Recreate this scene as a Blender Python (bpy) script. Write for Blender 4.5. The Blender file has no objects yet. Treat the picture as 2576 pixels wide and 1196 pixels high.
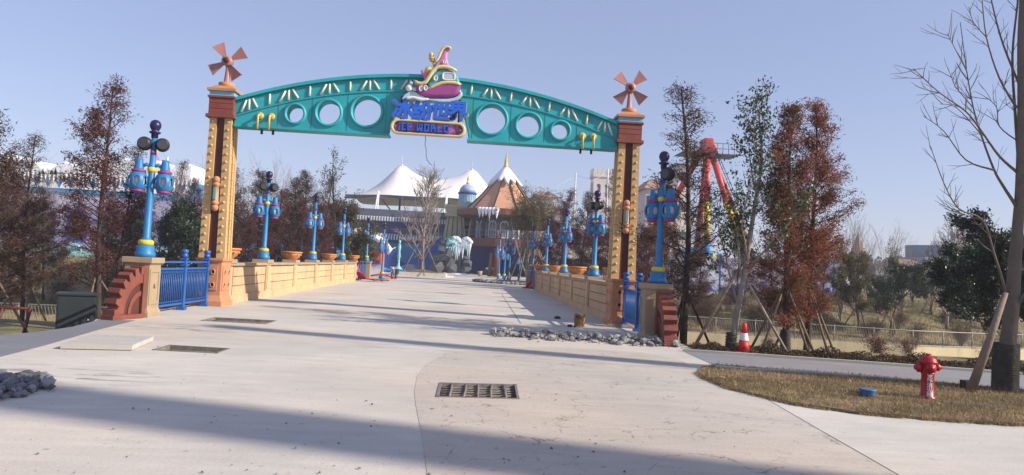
import bpy, bmesh, math, random
import numpy as np
from mathutils import Vector, Matrix
PI = math.pi
R = math.radians
scene = bpy.context.scene
COL = scene.collection

# ------------------------------------------------------------------ camera
EYE = 1.6
YAW, PITCH, ROLL = R(3.2), R(2.1), R(3.0)
FOC, PW, PH = 1840.0, 2576.0, 1196.0          # focal length in photo-measure pixels
_f = Vector((math.sin(YAW)*math.cos(PITCH), math.cos(YAW)*math.cos(PITCH), math.sin(PITCH)))
_r = Vector((math.cos(YAW), -math.sin(YAW), 0)); _u = _r.cross(_f)
_R = _r*math.cos(ROLL)+_u*math.sin(ROLL); _U = _u*math.cos(ROLL)-_r*math.sin(ROLL)
cam_d = bpy.data.cameras.new('camera'); cam = bpy.data.objects.new('camera', cam_d); COL.objects.link(cam)
m = Matrix.Identity(4)
for i in range(3):
    m[i][0] = _R[i]; m[i][1] = _U[i]; m[i][2] = -_f[i]
m[2][3] = EYE
cam.matrix_world = m
cam_d.sensor_width = 36.0; cam_d.lens = FOC/PW*36.0; cam_d.clip_start = 0.05; cam_d.clip_end = 6000
scene.camera = cam

# ------------------------------------------------------------------ sky, sun, exposure
SUN_EL, SUN_DIR = R(29), R(-18.0)        # elevation; bearing of the sun measured from +X towards +Y
world = bpy.data.worlds.new('World'); scene.world = world; world.use_nodes = True
wn, wl = world.node_tree.nodes, world.node_tree.links
bg = wn['Background']
sky = wn.new('ShaderNodeTexSky'); sky.sky_type = 'NISHITA'; sky.sun_disc = False
sky.sun_elevation = SUN_EL
sky.sun_rotation = PI/2 - SUN_DIR
sky.air_density = 1.0; sky.dust_density = 0.6; sky.ozone_density = 2.0; sky.altitude = 0
hs = wn.new('ShaderNodeHueSaturation'); hs.inputs['Saturation'].default_value = 0.98
mul = wn.new('ShaderNodeMix'); mul.data_type = 'RGBA'; mul.blend_type = 'MULTIPLY'; mul.inputs['Factor'].default_value = 1.0
wl.new(sky.outputs['Color'], hs.inputs['Color']); wl.new(hs.outputs['Color'], mul.inputs['A'])
mul.inputs['B'].default_value = (1.07, 0.97, 1.06, 1)
veil = wn.new('ShaderNodeMix'); veil.data_type = 'RGBA'; veil.inputs['Factor'].default_value = .5      # thin even winter haze over the whole sky
veil.inputs['B'].default_value = (2.4, 2.8, 4.25, 1); wl.new(mul.outputs['Result'], veil.inputs['A'])
wl.new(veil.outputs['Result'], bg.inputs['Color']); bg.inputs['Strength'].default_value = 0.120
sd = bpy.data.lights.new('sun', 'SUN'); sd.energy = 5.0; sd.angle = R(0.55); sd.color = (1.0, 0.90, 0.78)
sun = bpy.data.objects.new('sun', sd); COL.objects.link(sun)
sv = Vector((math.cos(SUN_DIR)*math.cos(SUN_EL), math.sin(SUN_DIR)*math.cos(SUN_EL), math.sin(SUN_EL)))
sun.rotation_euler = sv.to_track_quat('Z', 'Y').to_euler(); sun.location = sv*60
vs = scene.view_settings; vs.view_transform = 'Standard'; vs.look = 'None'; vs.gamma = 1; vs.exposure = 0.47
scene.cycles.max_bounces = 6; scene.cycles.transparent_max_bounces = 8; scene.cycles.diffuse_bounces = 3
scene.cycles.volume_bounces = 0

# ------------------------------------------------------------------ measuring helpers: where a photo point stands in the place
def ray(x, y): return _f + _R*((x-PW/2)/FOC) + _U*((PH/2-y)/FOC)
def G(x, y, z=0.0):
    d = ray(x, y); t = (z-EYE)/d.z; return Vector((d.x*t, d.y*t, z))
def V(x, y, Y):
    d = ray(x, y); t = Y/d.y; return Vector((d.x*t, Y, EYE+d.z*t))
def zz(ox, oy, s): return lambda x, y: ((ox+x/s)*.934, (oy+y/s)*.934)
z8 = zz(1050, 110, 4.125); z5 = zz(920, 420, 3.323); z6 = zz(1300, 420, 2.491); z7 = zz(1640, 160, 1.4586)

# ------------------------------------------------------------------ materials
def lin(c): return tuple((v/12.92 if v <= .04045 else ((v+.055)/1.055)**2.4) for v in c)
def hexc(h, k=1.0):
    c = lin(tuple(int(h[i:i+2], 16)/255 for i in (0, 2, 4))); return tuple(min(v*k, .92) for v in c)+(1,)
MATS = {}
def mat(name, color, rough=.6, var=.12, scale=3.0, bump=.15, bscale=30, metal=0, spec=.4, dirt=0.0, trans=0, island=0, color2=None, c2scale=2.0):
    if name in MATS: return MATS[name]
    m = bpy.data.materials.new(name); m.use_nodes = True; n, l = m.node_tree.nodes, m.node_tree.links
    p = n['Principled BSDF']; p.inputs['Roughness'].default_value = rough; p.inputs['Metallic'].default_value = metal
    p.inputs['Specular IOR Level'].default_value = spec
    c = hexc(color, .82) if isinstance(color, str) else tuple(color)+(1,)
    tc = n.new('ShaderNodeTexCoord'); no = n.new('ShaderNodeTexNoise'); no.inputs['Scale'].default_value = scale; no.inputs['Detail'].default_value = 6
    l.new(tc.outputs['Object'], no.inputs['Vector'])
    src = None
    if color2 is not None:
        c2 = hexc(color2, .82) if isinstance(color2, str) else tuple(color2)+(1,)
        mx = n.new('ShaderNodeMix'); mx.data_type = 'RGBA'; mx.inputs['A'].default_value = c; mx.inputs['B'].default_value = c2
        n2 = n.new('ShaderNodeTexNoise'); n2.inputs['Scale'].default_value = c2scale; n2.inputs['Detail'].default_value = 4; l.new(tc.outputs['Object'], n2.inputs['Vector'])
        r2 = n.new('ShaderNodeMapRange'); r2.inputs['From Min'].default_value = .4; r2.inputs['From Max'].default_value = .6
        l.new(n2.outputs['Fac'], r2.inputs['Value']); l.new(r2.outputs['Result'], mx.inputs['Factor']); src = mx.outputs['Result']
    hsv = n.new('ShaderNodeHueSaturation'); hsv.inputs['Color'].default_value = c
    if src: l.new(src, hsv.inputs['Color'])
    mr = n.new('ShaderNodeMapRange'); mr.inputs['From Min'].default_value = .3; mr.inputs['From Max'].default_value = .7
    mr.inputs['To Min'].default_value = 1-var; mr.inputs['To Max'].default_value = 1+var
    l.new(no.outputs['Fac'], mr.inputs['Value'])
    val = mr.outputs['Result']
    if island:
        ge = n.new('ShaderNodeNewGeometry'); m2 = n.new('ShaderNodeMapRange'); m2.inputs['To Min'].default_value = 1-island; m2.inputs['To Max'].default_value = 1+island
        l.new(ge.outputs['Random Per Island'], m2.inputs['Value'])
        mm = n.new('ShaderNodeMath'); mm.operation = 'MULTIPLY'; l.new(val, mm.inputs[0]); l.new(m2.outputs['Result'], mm.inputs[1]); val = mm.outputs[0]
    l.new(val, hsv.inputs['Value'])
    out = hsv.outputs['Color']
    if dirt:
        nd = n.new('ShaderNodeTexNoise'); nd.inputs['Scale'].default_value = scale*2.2; nd.inputs['Detail'].default_value = 8; nd.inputs['Roughness'].default_value = .7
        mp = n.new('ShaderNodeMapping'); mp.inputs['Scale'].default_value = (1, 1, .25); l.new(tc.outputs['Object'], mp.inputs['Vector']); l.new(mp.outputs['Vector'], nd.inputs['Vector'])
        rr = n.new('ShaderNodeMapRange'); rr.inputs['From Min'].default_value = .5; rr.inputs['From Max'].default_value = .72; rr.inputs['To Max'].default_value = dirt
        l.new(nd.outputs['Fac'], rr.inputs['Value'])
        md = n.new('ShaderNodeMix'); md.data_type = 'RGBA'; l.new(rr.outputs['Result'], md.inputs['Factor']); l.new(out, md.inputs['A']); md.inputs['B'].default_value = (.12, .105, .09, 1)
        out = md.outputs['Result']
    l.new(out, p.inputs['Base Color'])
    if bump:
        bn = n.new('ShaderNodeTexNoise'); bn.inputs['Scale'].default_value = bscale; bn.inputs['Detail'].default_value = 4; l.new(tc.outputs['Object'], bn.inputs['Vector'])
        b = n.new('ShaderNodeBump'); b.inputs['Strength'].default_value = bump; b.inputs['Distance'].default_value = .02
        l.new(bn.outputs['Fac'], b.inputs['Height']); l.new(b.outputs['Normal'], p.inputs['Normal'])
    if trans:
        t = n.new('ShaderNodeBsdfTranslucent'); l.new(out, t.inputs['Color']); ms = n.new('ShaderNodeMixShader'); ms.inputs[0].default_value = trans
        l.new(p.outputs[0], ms.inputs[1]); l.new(t.outputs[0], ms.inputs[2]); l.new(ms.outputs[0], n['Material Output'].inputs['Surface'])
    MATS[name] = m; return m

M = dict(
 teal=mat('teal_paint', '2fb2bb', .45, .12, 1.2, .15, 18, dirt=.32),
 tealdk=mat('teal_paint_trim', '2aa8b2', .45, .08, 1.2, .1, 18),
 yellow=mat('cream_yellow_paint', 'd8b27a', .55, .10, 2, .15, 25, dirt=.28),
 gold=mat('gold_paint', 'dcbf62', .35, .1, 3, .1, 20, dirt=.1),
 brown=mat('red_brown_paint', '8c4a3c', .55, .14, 3, .2, 25, dirt=.2),
 darkbrown=mat('dark_brown_paint', '5a2a26', .55, .12, 3, .2, 25),
 orange=mat('orange_plaster', 'cf9068', .7, .12, 1.6, .25, 25, dirt=.25),
 skyb=mat('light_blue_paint', '7fc0dc', .5, .08, 2, .1, 20),
 pinkm=mat('rose_paint', 'b8827c', .5, .12, 3, .15, 25, dirt=.15),
 lblue=mat('lamp_blue_paint', '2a7fb8', .45, .14, 4, .15, 30, dirt=.3),
 lyel=mat('lamp_yellow_paint', 'e5c838', .45, .08, 4, .1, 30),
 lpink=mat('lamp_magenta_paint', 'a03c78', .45, .08, 4, .1, 30),
 lpur=mat('lamp_purple_paint', '282454', .35, .08, 4, .1, 30),
 fblue=mat('fence_blue_paint', '2a62a8', .4, .1, 3, .15, 30, dirt=.12),
 black=mat('black_plastic', (.018, .018, .022), .45, .1, 5, .1, 40),
 glow=mat('milky_lens', (.65, .66, .7), .25, .05, 5, 0),
 stone=mat('sand_coloured_coping', 'b09a7c', .8, .12, 1.5, .3, 30, dirt=.22),
 wall=mat('yellow_sandstone_render', 'dab68c', .85, .12, .8, .3, 22, dirt=.35),
 joint=mat('dark_joint', '6b5438', .9, .1),
 pot=mat('terracotta_glaze', 'cf8a50', .5, .14, 4, .2, 20, dirt=.12),
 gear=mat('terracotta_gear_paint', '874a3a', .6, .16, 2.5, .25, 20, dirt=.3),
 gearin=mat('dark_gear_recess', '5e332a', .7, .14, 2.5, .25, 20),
 cab=mat('dark_grey_cabinet', (.028, .034, .036), .42, .15, 1.5, .05, 20, spec=.5),
 red=mat('hydrant_red_paint', 'b3222a', .38, .14, 6, .15, 40, dirt=.15),
 conered=mat('cone_red_plastic', 'e03a30', .45, .1, 6, .1, 40, dirt=.2),
 white=mat('white_paint', (.74, .74, .75), .5, .05, 4, .05, 30),
 cream=mat('cream_trim_paint', 'e6d596', .4, .06, 3, .08, 20),
 hull=mat('magenta_hull_paint', 'a74f92', .32, .1, 3, .08, 14),
 pink=mat('pink_hull_paint', 'd389b4', .32, .08, 3, .08, 14),
 cabt=mat('cabin_teal_paint', '5fb0b0', .32, .08, 3, .08, 14),
 ice=mat('pale_ice_paint', 'bcdcea', .35, .06, 3, .1, 14),
 letter=mat('letter_blue_paint', '2c70e6', .35, .06, 3, .05, 20),
 plate=mat('plum_panel', '7a2c5a', .5, .1, 3, .1, 20, color2='c07ab0', c2scale=5),
 bark=mat('grey_brown_bark', (.12, .085, .06), .9, .3, 6, .8, 25),
 barkdk=mat('dark_bark', (.055, .038, .03), .9, .3, 6, .8, 25),
 barkpale=mat('pale_grey_bark', (.26, .22, .19), .85, .25, 5, .6, 22),
 wrap=mat('rope_wrap', (.065, .06, .05), .95, .3, 10, .9, 30),
 wood=mat('weathered_support_pole', (.21, .15, .11), .85, .25, 5, .5, 25),
 rail=mat('galvanised_rail', (.25, .23, .20), .5, .15, 2, .1, 20, metal=.3),
 rwall=mat('beige_retaining_wall', 'd8c79e', .85, .15, .5, .3, 10, dirt=.35),
 l_red=mat('leaf_rust', (.25, .075, .042), .75, .25, 1.2, 0, trans=.4, island=.45, color2=(.16, .085, .04), c2scale=1.5),
 l_brn=mat('leaf_dull_brown', (.12, .058, .042), .75, .25, 1.2, 0, trans=.35, island=.45, color2=(.06, .045, .028), c2scale=1.2),
 l_pur=mat('leaf_plum_brown', (.13, .045, .04), .75, .25, 1.2, 0, trans=.35, island=.45, color2=(.11, .038, .03), c2scale=1.4),
 l_grn=mat('leaf_dark_green', (.04, .062, .025), .5, .3, 1.2, 0, trans=.25, island=.5, color2=(.062, .075, .028), c2scale=2),
 l_olv=mat('leaf_olive', (.10, .095, .032), .6, .25, 1.0, 0, trans=.35, island=.45, color2=(.13, .10, .035), c2scale=1.3),
 l_dk=mat('leaf_deep_green', (.022, .038, .020), .45, .3, 1.2, 0, trans=.15, island=.5, color2=(.035, .05, .026), c2scale=2),
 grass=mat('dry_grass_blade', (.38, .27, .15), .8, .25, .8, 0, trans=.3, island=.45, color2=(.24, .19, .085), c2scale=1.0),
 cover=mat('brown_ground_cover', (.10, .06, .035), .85, .3, 1.5, 0, trans=.25, island=.5, color2=(.07, .06, .03), c2scale=2),
 deadleaf=mat('fallen_leaf', (.36, .24, .15), .8, .3, 3, 0, trans=.2, island=.4),
 rock=mat('crushed_stone', (.24, .235, .23), .85, .25, 5, .5, 25, island=.35),
 rock2=mat('blue_grey_stone', (.18, .185, .195), .85, .25, 5, .5, 25, island=.45),
)

# ------------------------------------------------------------------ mesh helpers
class MB:
    def __init__(s): s.v = []; s.f = []; s.mi = []; s.sm = []
    def add(s, vs, fs, mi=0, smooth=False):
        o = len(s.v); s.v.extend([tuple(v) for v in vs]); s.f.extend([tuple(i+o for i in f) for f in fs])
        s.mi.extend([mi]*len(fs)); s.sm.extend([smooth]*len(fs)); return s
    def box(s, x0, x1, y0, y1, z0, z1, mi=0, T=None, bev=0.0):
        if bev > 0:
            bm = bmesh.new(); bmesh.ops.create_cube(bm, size=1.0)
            for v in bm.verts: v.co = Vector(((x0+x1)/2+v.co.x*(x1-x0), (y0+y1)/2+v.co.y*(y1-y0), (z0+z1)/2+v.co.z*(z1-z0)))
            bmesh.ops.bevel(bm, geom=bm.edges[:], offset=bev, segments=2, affect='EDGES', profile=.6)
            bm.verts.index_update(); vs = [v.co.copy() for v in bm.verts]; fs = [tuple(v.index for v in f.verts) for f in bm.faces]; bm.free()
        else:
            vs = [Vector((x, y, z)) for x in (x0, x1) for y in (y0, y1) for z in (z0, z1)]
            fs = [(0, 1, 3, 2), (4, 6, 7, 5), (0, 4, 5, 1), (2, 3, 7, 6), (0, 2, 6, 4), (1, 5, 7, 3)]
        if T is not None: vs = [T @ v for v in vs]
        return s.add(vs, fs, mi)
    def frus(s, cx, cy, z0, z1, ax, ay, bx, by, mi=0):      # tapered box, half sizes a at z0 and b at z1
        vs = [(cx-ax, cy-ay, z0), (cx+ax, cy-ay, z0), (cx+ax, cy+ay, z0), (cx-ax, cy+ay, z0), (cx-bx, cy-by, z1), (cx+bx, cy-by, z1), (cx+bx, cy+by, z1), (cx-bx, cy+by, z1)]
        return s.add(vs, [(3, 2, 1, 0), (4, 5, 6, 7), (0, 1, 5, 4), (1, 2, 6, 5), (2, 3, 7, 6), (3, 0, 4, 7)], mi)
    def lathe(s, prof, c=(0, 0, 0), n=20, mi=0, axis='z', smooth=True, sx=1, sy=1, T=None, cap=True):
        vs = []
        for (r, h) in prof:
            for k in range(n):
                a = 2*PI*k/n; x, y, z = r*math.cos(a)*sx, r*math.sin(a)*sy, h
                if axis == 'y': x, y, z = x, z, y
                if axis == 'x': x, y, z = z, x, y
                v = Vector((c[0]+x, c[1]+y, c[2]+z)); vs.append(T @ v if T else v)
        fs = []
        for i in range(len(prof)-1):
            for k in range(n): fs.append((i*n+k, i*n+(k+1) % n, (i+1)*n+(k+1) % n, (i+1)*n+k))
        s.add(vs, fs, mi, smooth)
        o = len(s.v)-len(vs)
        for i, rev in ((0, True), (len(prof)-1, False)):
            if cap and prof[i][0] > 1e-3 and prof[0] != prof[-1]:
                q = [o+i*n+k for k in range(n)]; s.f.append(tuple(reversed(q)) if rev else tuple(q)); s.mi.append(mi); s.sm.append(False)
        return s
    def tube(s, pts, rad, n=6, mi=0, smooth=True, cap=True):
        pts = [Vector(p) for p in pts]
        if not hasattr(rad, '__len__'): rad = [rad]*len(pts)
        vs = []; up = None
        for i, p in enumerate(pts):
            a = pts[max(i-1, 0)]; b = pts[min(i+1, len(pts)-1)]; t = (b-a)
            if t.length < 1e-9: t = Vector((0, 0, 1))
            t.normalize()
            if up is None: up = Vector((0, 0, 1)) if abs(t.z) < .9 else Vector((1, 0, 0))
            u = t.cross(up).normalized(); w = u.cross(t).normalized(); up = w
            for k in range(n):
                an = 2*PI*k/n; vs.append(p+(u*math.cos(an)+w*math.sin(an))*rad[i])
        fs = [(i*n+k, i*n+(k+1) % n, (i+1)*n+(k+1) % n, (i+1)*n+k) for i in range(len(pts)-1) for k in range(n)]
        s.add(vs, fs, mi, smooth)
        if cap:
            o = len(s.v)-len(vs); s.f.append(tuple(o+k for k in reversed(range(n)))); s.f.append(tuple(o+(len(pts)-1)*n+k for k in range(n))); s.mi += [mi, mi]; s.sm += [False, False]
        return s
    def ball(s, c, r, n=14, mi=0, sz=1, sx=1, sy=1):
        k = max(6, n//2+1); return s.lathe([(max(r*math.sin(PI*i/k), 0.0002), -r*sz*math.cos(PI*i/k)) for i in range(k+1)], c, n, mi, sx=sx, sy=sy)
    def rockb(s, c, r, rng, mi=0, flat=.7):
        bm = _ICO.copy(); q = Matrix.Rotation(rng.random()*6.3, 3, 'Z') @ Matrix.Rotation(rng.random()*6.3, 3, 'X')
        sc = Vector((r*rng.uniform(.7, 1.3), r*rng.uniform(.6, 1.1), r*flat*rng.uniform(.6, 1.1)))
        vs = []
        for v in bm.verts:
            w = v.co*(rng.uniform(.6, 1.25)); w = q @ w; vs.append(Vector((w.x*sc.x, w.y*sc.y, w.z*sc.z))+Vector(c))
        fs = [tuple(v.index for v in f.verts) for f in bm.faces]; bm.free()
        return s.add(vs, fs, mi)
    def build(s, name, mats, parent=None, loc=None):
        if not isinstance(mats, (list, tuple)): mats = [mats]
        me = bpy.data.meshes.new(name); me.from_pydata(s.v, [], s.f)
        for m in mats: me.materials.append(m)
        if len(mats) > 1: me.polygons.foreach_set('material_index', s.mi)
        me.polygons.foreach_set('use_smooth', s.sm); me.update()
        return link(name, me, parent, loc)
_ICO = bmesh.new(); bmesh.ops.create_icosphere(_ICO, subdivisions=1, radius=1.0); _ICO.verts.index_update()
def link(name, me, parent=None, loc=None):
    o = bpy.data.objects.new(name, me); COL.objects.link(o)
    if loc is not None: o.location = loc
    if parent is not None: o.parent = parent
    return o
def tag(o, label=None, cat=None, group=None, kind=None):
    if label: o['label'] = label
    if cat: o['category'] = cat
    if group: o['group'] = group
    if kind: o['kind'] = kind
    return o
def empty(name, loc, label, cat, group=None, rz=0):
    o = bpy.data.objects.new(name, None); COL.objects.link(o); o.location = loc; o.rotation_euler[2] = rz; o.empty_display_size = .3
    return tag(o, label, cat, group)
def copy_tree(o, parent=None):
    c = o.copy(); COL.objects.link(c); c.parent = parent
    for ch in list(o.children): copy_tree(ch, c)
    return c
def plane_xz(): return Matrix.Rotation(PI/2, 4, 'X')     # XY drawing -> XZ, extrusion along -Y..+Y
def curve_mesh(cu, T=None):
    o = bpy.data.objects.new('tmp', cu); COL.objects.link(o)
    dg = bpy.context.evaluated_depsgraph_get(); dg.update()
    me = bpy.data.meshes.new_from_object(o.evaluated_get(dg), depsgraph=dg)
    COL.objects.unlink(o); bpy.data.objects.remove(o); bpy.data.curves.remove(cu)
    if T is not None: me.transform(T)
    me.materials.clear()
    return me
def shape(name, loops, depth, bevel=0.0, parent=None, material=None, T=None, smoothloop=False, y=0.0, bres=2, xz=True):
    """filled outline (with holes) of real thickness; loops are lists of (x,z)"""
    cu = bpy.data.curves.new('tmp', 'CURVE'); cu.dimensions = '2D'; cu.fill_mode = 'BOTH'; cu.extrude = max(depth/2-bevel, 0.0005); cu.bevel_depth = bevel; cu.bevel_resolution = bres; cu.resolution_u = 5
    if bevel: cu.offset = -bevel
    for lp in loops:
        if smoothloop:
            sp = cu.splines.new('BEZIER'); sp.bezier_points.add(len(lp)-1)
            for bp, p in zip(sp.bezier_points, lp): bp.co = (p[0], p[1], 0); bp.handle_left_type = bp.handle_right_type = 'AUTO'
        else:
            sp = cu.splines.new('POLY'); sp.points.add(len(lp)-1)
            for q, p in zip(sp.points, lp): q.co = (p[0], p[1], 0, 1)
        sp.use_cyclic_u = True
    me = curve_mesh(cu, (Matrix.Translation((0, y, 0)) @ plane_xz()) if xz else None)
    me.name = name
    if T is not None: me.transform(T)
    me.materials.append(material)
    if bevel: me.polygons.foreach_set('use_smooth', [False]*len(me.polygons))
    return link(name, me, parent)
def circ(cx, cz, r, n=40, rx=1, rz=1): return [(cx+r*rx*math.cos(2*PI*k/n), cz+r*rz*math.sin(2*PI*k/n)) for k in range(n)]
def text(name, body, size, depth, parent, material, loc, offset=0.0, sx=1.0, bevel=0.0, T=None, spacing=1.0):
    cu = bpy.data.curves.new('tmp', 'FONT'); cu.body = body; cu.size = size; cu.extrude = depth/2; cu.offset = offset; cu.align_x = 'CENTER'; cu.align_y = 'CENTER'; cu.bevel_depth = bevel; cu.resolution_u = 3; cu.space_character = spacing
    me = curve_mesh(cu, None); me.name = name
    me.transform(Matrix.Diagonal((sx, 1, 1, 1)))
    me.transform(Matrix.Translation(loc) @ (T if T is not None else plane_xz())); me.materials.append(material)
    return link(name, me, parent)

# ------------------------------------------------------------------ numpy scatter helpers (leaf faces, blades)
def quads_mesh(name, C, A, B, material):
    """C centres, A half-length vectors, B half-width vectors -> diamond shaped leaves"""
    n = len(C); v = np.empty((n, 4, 3), np.float32)
    v[:, 0] = C-A; v[:, 1] = C+B*1.0-A*.1; v[:, 2] = C+A; v[:, 3] = C-B*1.0-A*.1
    me = bpy.data.meshes.new(name); me.vertices.add(n*4); me.vertices.foreach_set('co', v.reshape(-1))
    me.loops.add(n*4); me.loops.foreach_set('vertex_index', np.arange(n*4, dtype=np.int32))
    me.polygons.add(n); me.polygons.foreach_set('loop_start', np.arange(n, dtype=np.int32)*4)
    me.materials.append(material); me.update(calc_edges=True); return me
def unit(a): return a/np.maximum(np.linalg.norm(a, axis=-1, keepdims=True), 1e-9)
def leaves_at(pts, dirs, rg, per, L, W, spread, droop=0.0, along=.8):
    """per leaves round each twig end"""
    n = len(pts); P = np.repeat(pts, per, 0)+rg.normal(0, spread, (n*per, 3)).astype(np.float32)*np.array([1, 1, .8])
    D = unit(np.repeat(dirs, per, 0)*along+rg.normal(0, .75, (n*per, 3))+np.array([0, 0, -droop]))
    S = unit(np.cross(D, rg.normal(0, 1, (n*per, 3)))); k = rg.uniform(.55, 1.25, (n*per, 1))
    return P, D*L*k*.5, S*W*k*.5
def blades(name, P, rg, h, w, lean, material):
    n = len(P); up = np.stack([rg.normal(0, lean, n), rg.normal(0, lean, n), np.ones(n)], 1)
    hh = rg.uniform(.5, 1.3, (n, 1))*h; top = P+unit(up)*hh; a = rg.uniform(0, 2*PI, n); s = np.stack([np.cos(a), np.sin(a), np.zeros(n)], 1)*w*.5
    v = np.empty((n, 3, 3), np.float32); v[:, 0] = P-s; v[:, 1] = P+s; v[:, 2] = top
    me = bpy.data.meshes.new(name); me.vertices.add(n*3); me.vertices.foreach_set('co', v.reshape(-1)); me.loops.add(n*3)
    me.loops.foreach_set('vertex_index', np.arange(n*3, dtype=np.int32)); me.polygons.add(n); me.polygons.foreach_set('loop_start', np.arange(n, dtype=np.int32)*3)
    me.materials.append(material); me.update(calc_edges=True); return me
def inpoly(x, y, poly):
    c = np.zeros(len(x), bool); n = len(poly)
    for i in range(n):
        x0, y0 = poly[i]; x1, y1 = poly[(i+1) % n]
        k = ((y0 > y) != (y1 > y)) & (x < (x1-x0)*(y-y0)/((y1-y0) if y1 != y0 else 1e-9)+x0); c ^= k
    return c
def sample_poly(poly, n, rg):
    xs = [p[0] for p in poly]; ys = [p[1] for p in poly]; out = []
    tot = 0
    while tot < n:
        x = rg.uniform(min(xs), max(xs), n); y = rg.uniform(min(ys), max(ys), n); k = inpoly(x, y, poly); out.append(np.stack([x[k], y[k]], 1)); tot += k.sum()
    return np.concatenate(out)[:n]

exec_order = None
# ================================================================== THE GROUND
def sstep(a, b, x):
    t = np.clip((x-a)/(b-a), 0, 1); return t*t*(3-2*t)
WY = 41.0                                             # far bank wall
def bank_z(x): return np.interp(x, [-60, -8, 5, 40, 90], [-2.9, -2.7, -1.75, -2.2, -2.2])
def wall_y(x): return np.interp(x, [-80, -12, 5, 14, 26, 34, 60], [37, 40, 42, 42, 41.5, 44, 60])
def height(x, y):
    x = np.asarray(x, float); y = np.asarray(y, float)
    wob = .25*np.sin(x*.35+1.3)*np.cos(y*.28)+.18*np.sin(x*.9+y*.6)+.1*np.sin(x*1.9-y*1.3)
    # near side
    left = sstep(-7.3, -8.2, x)*sstep(12.0, 13.6, y+.25*(x+7.5)*0)
    near = -.06-.9*left+.05*wob*left
    near = np.where((x > 4.5), -.06, near)
    edge_l, edge_r = 24.0, 17.0
    ed = np.where(x < -1, edge_l, edge_r)
    riv = sstep(0, 5, y-ed)
    h = near*(1-riv)+(-4.4)*riv
    # far side
    wy = wall_y(x); far = y > wy+.25
    bz = bank_z(x); d = y-wy
    rise = sstep(.5, np.where(x < 0, 13, 19), d)
    top = np.where(x > 5, .35, .05)+wob*1.1*np.where(np.abs(x+1.5) < 7, 0, 1)
    hf = bz*(1-rise)+top*rise+wob*.5*rise*(1-rise)*4*.5
    plz = (sstep(46, 50, y))*sstep(9, 7.5, np.abs(x+1.5))         # under the bridge end and plaza
    plz = np.maximum(plz, sstep(0, 7, y-np.interp(x, [-64, -60, -34, -8, 4.9, 26, 50, 62], [118, 72, 62, 43, 42, 61, 70, 118])))
    hf = hf*(1-plz)+(-.45)*plz
    hf = hf*(1-sstep(110, 140, y))+(-.45)*sstep(110, 140, y)
    h = np.where(far, hf, h)
    return h
def mk_terrain():
    xs = np.unique(np.concatenate([np.linspace(-900, -90, 12), np.linspace(-90, -24, 34), np.linspace(-24, 40, 161), np.linspace(40, 90, 26), np.linspace(90, 900, 12)]))
    ys = np.unique(np.concatenate([np.linspace(-300, -12, 10), np.linspace(-12, 30, 85), np.linspace(30, 36, 7), np.linspace(36, 75, 131), np.linspace(75, 140, 34), np.linspace(140, 2500, 16)]))
    X, Y = np.meshgrid(xs, ys); Z = height(X, Y); nx, ny = len(xs), len(ys)
    v = np.stack([X, Y, Z], -1).reshape(-1, 3)
    f = [(j*nx+i, j*nx+i+1, (j+1)*nx+i+1, (j+1)*nx+i) for j in range(ny-1) for i in range(nx-1)]
    me = bpy.data.meshes.new('terrain'); me.from_pydata(v.tolist(), [], f); me.polygons.foreach_set('use_smooth', [True]*len(f))
    me.materials.append(mat('dry_soil_and_grass', (.24, .18, .09), .95, .35, .9, .9, 6, color2=(.12, .12, .045), c2scale=.25))
    return tag(link('terrain', me), kind='structure')
mk_terrain()

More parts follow.
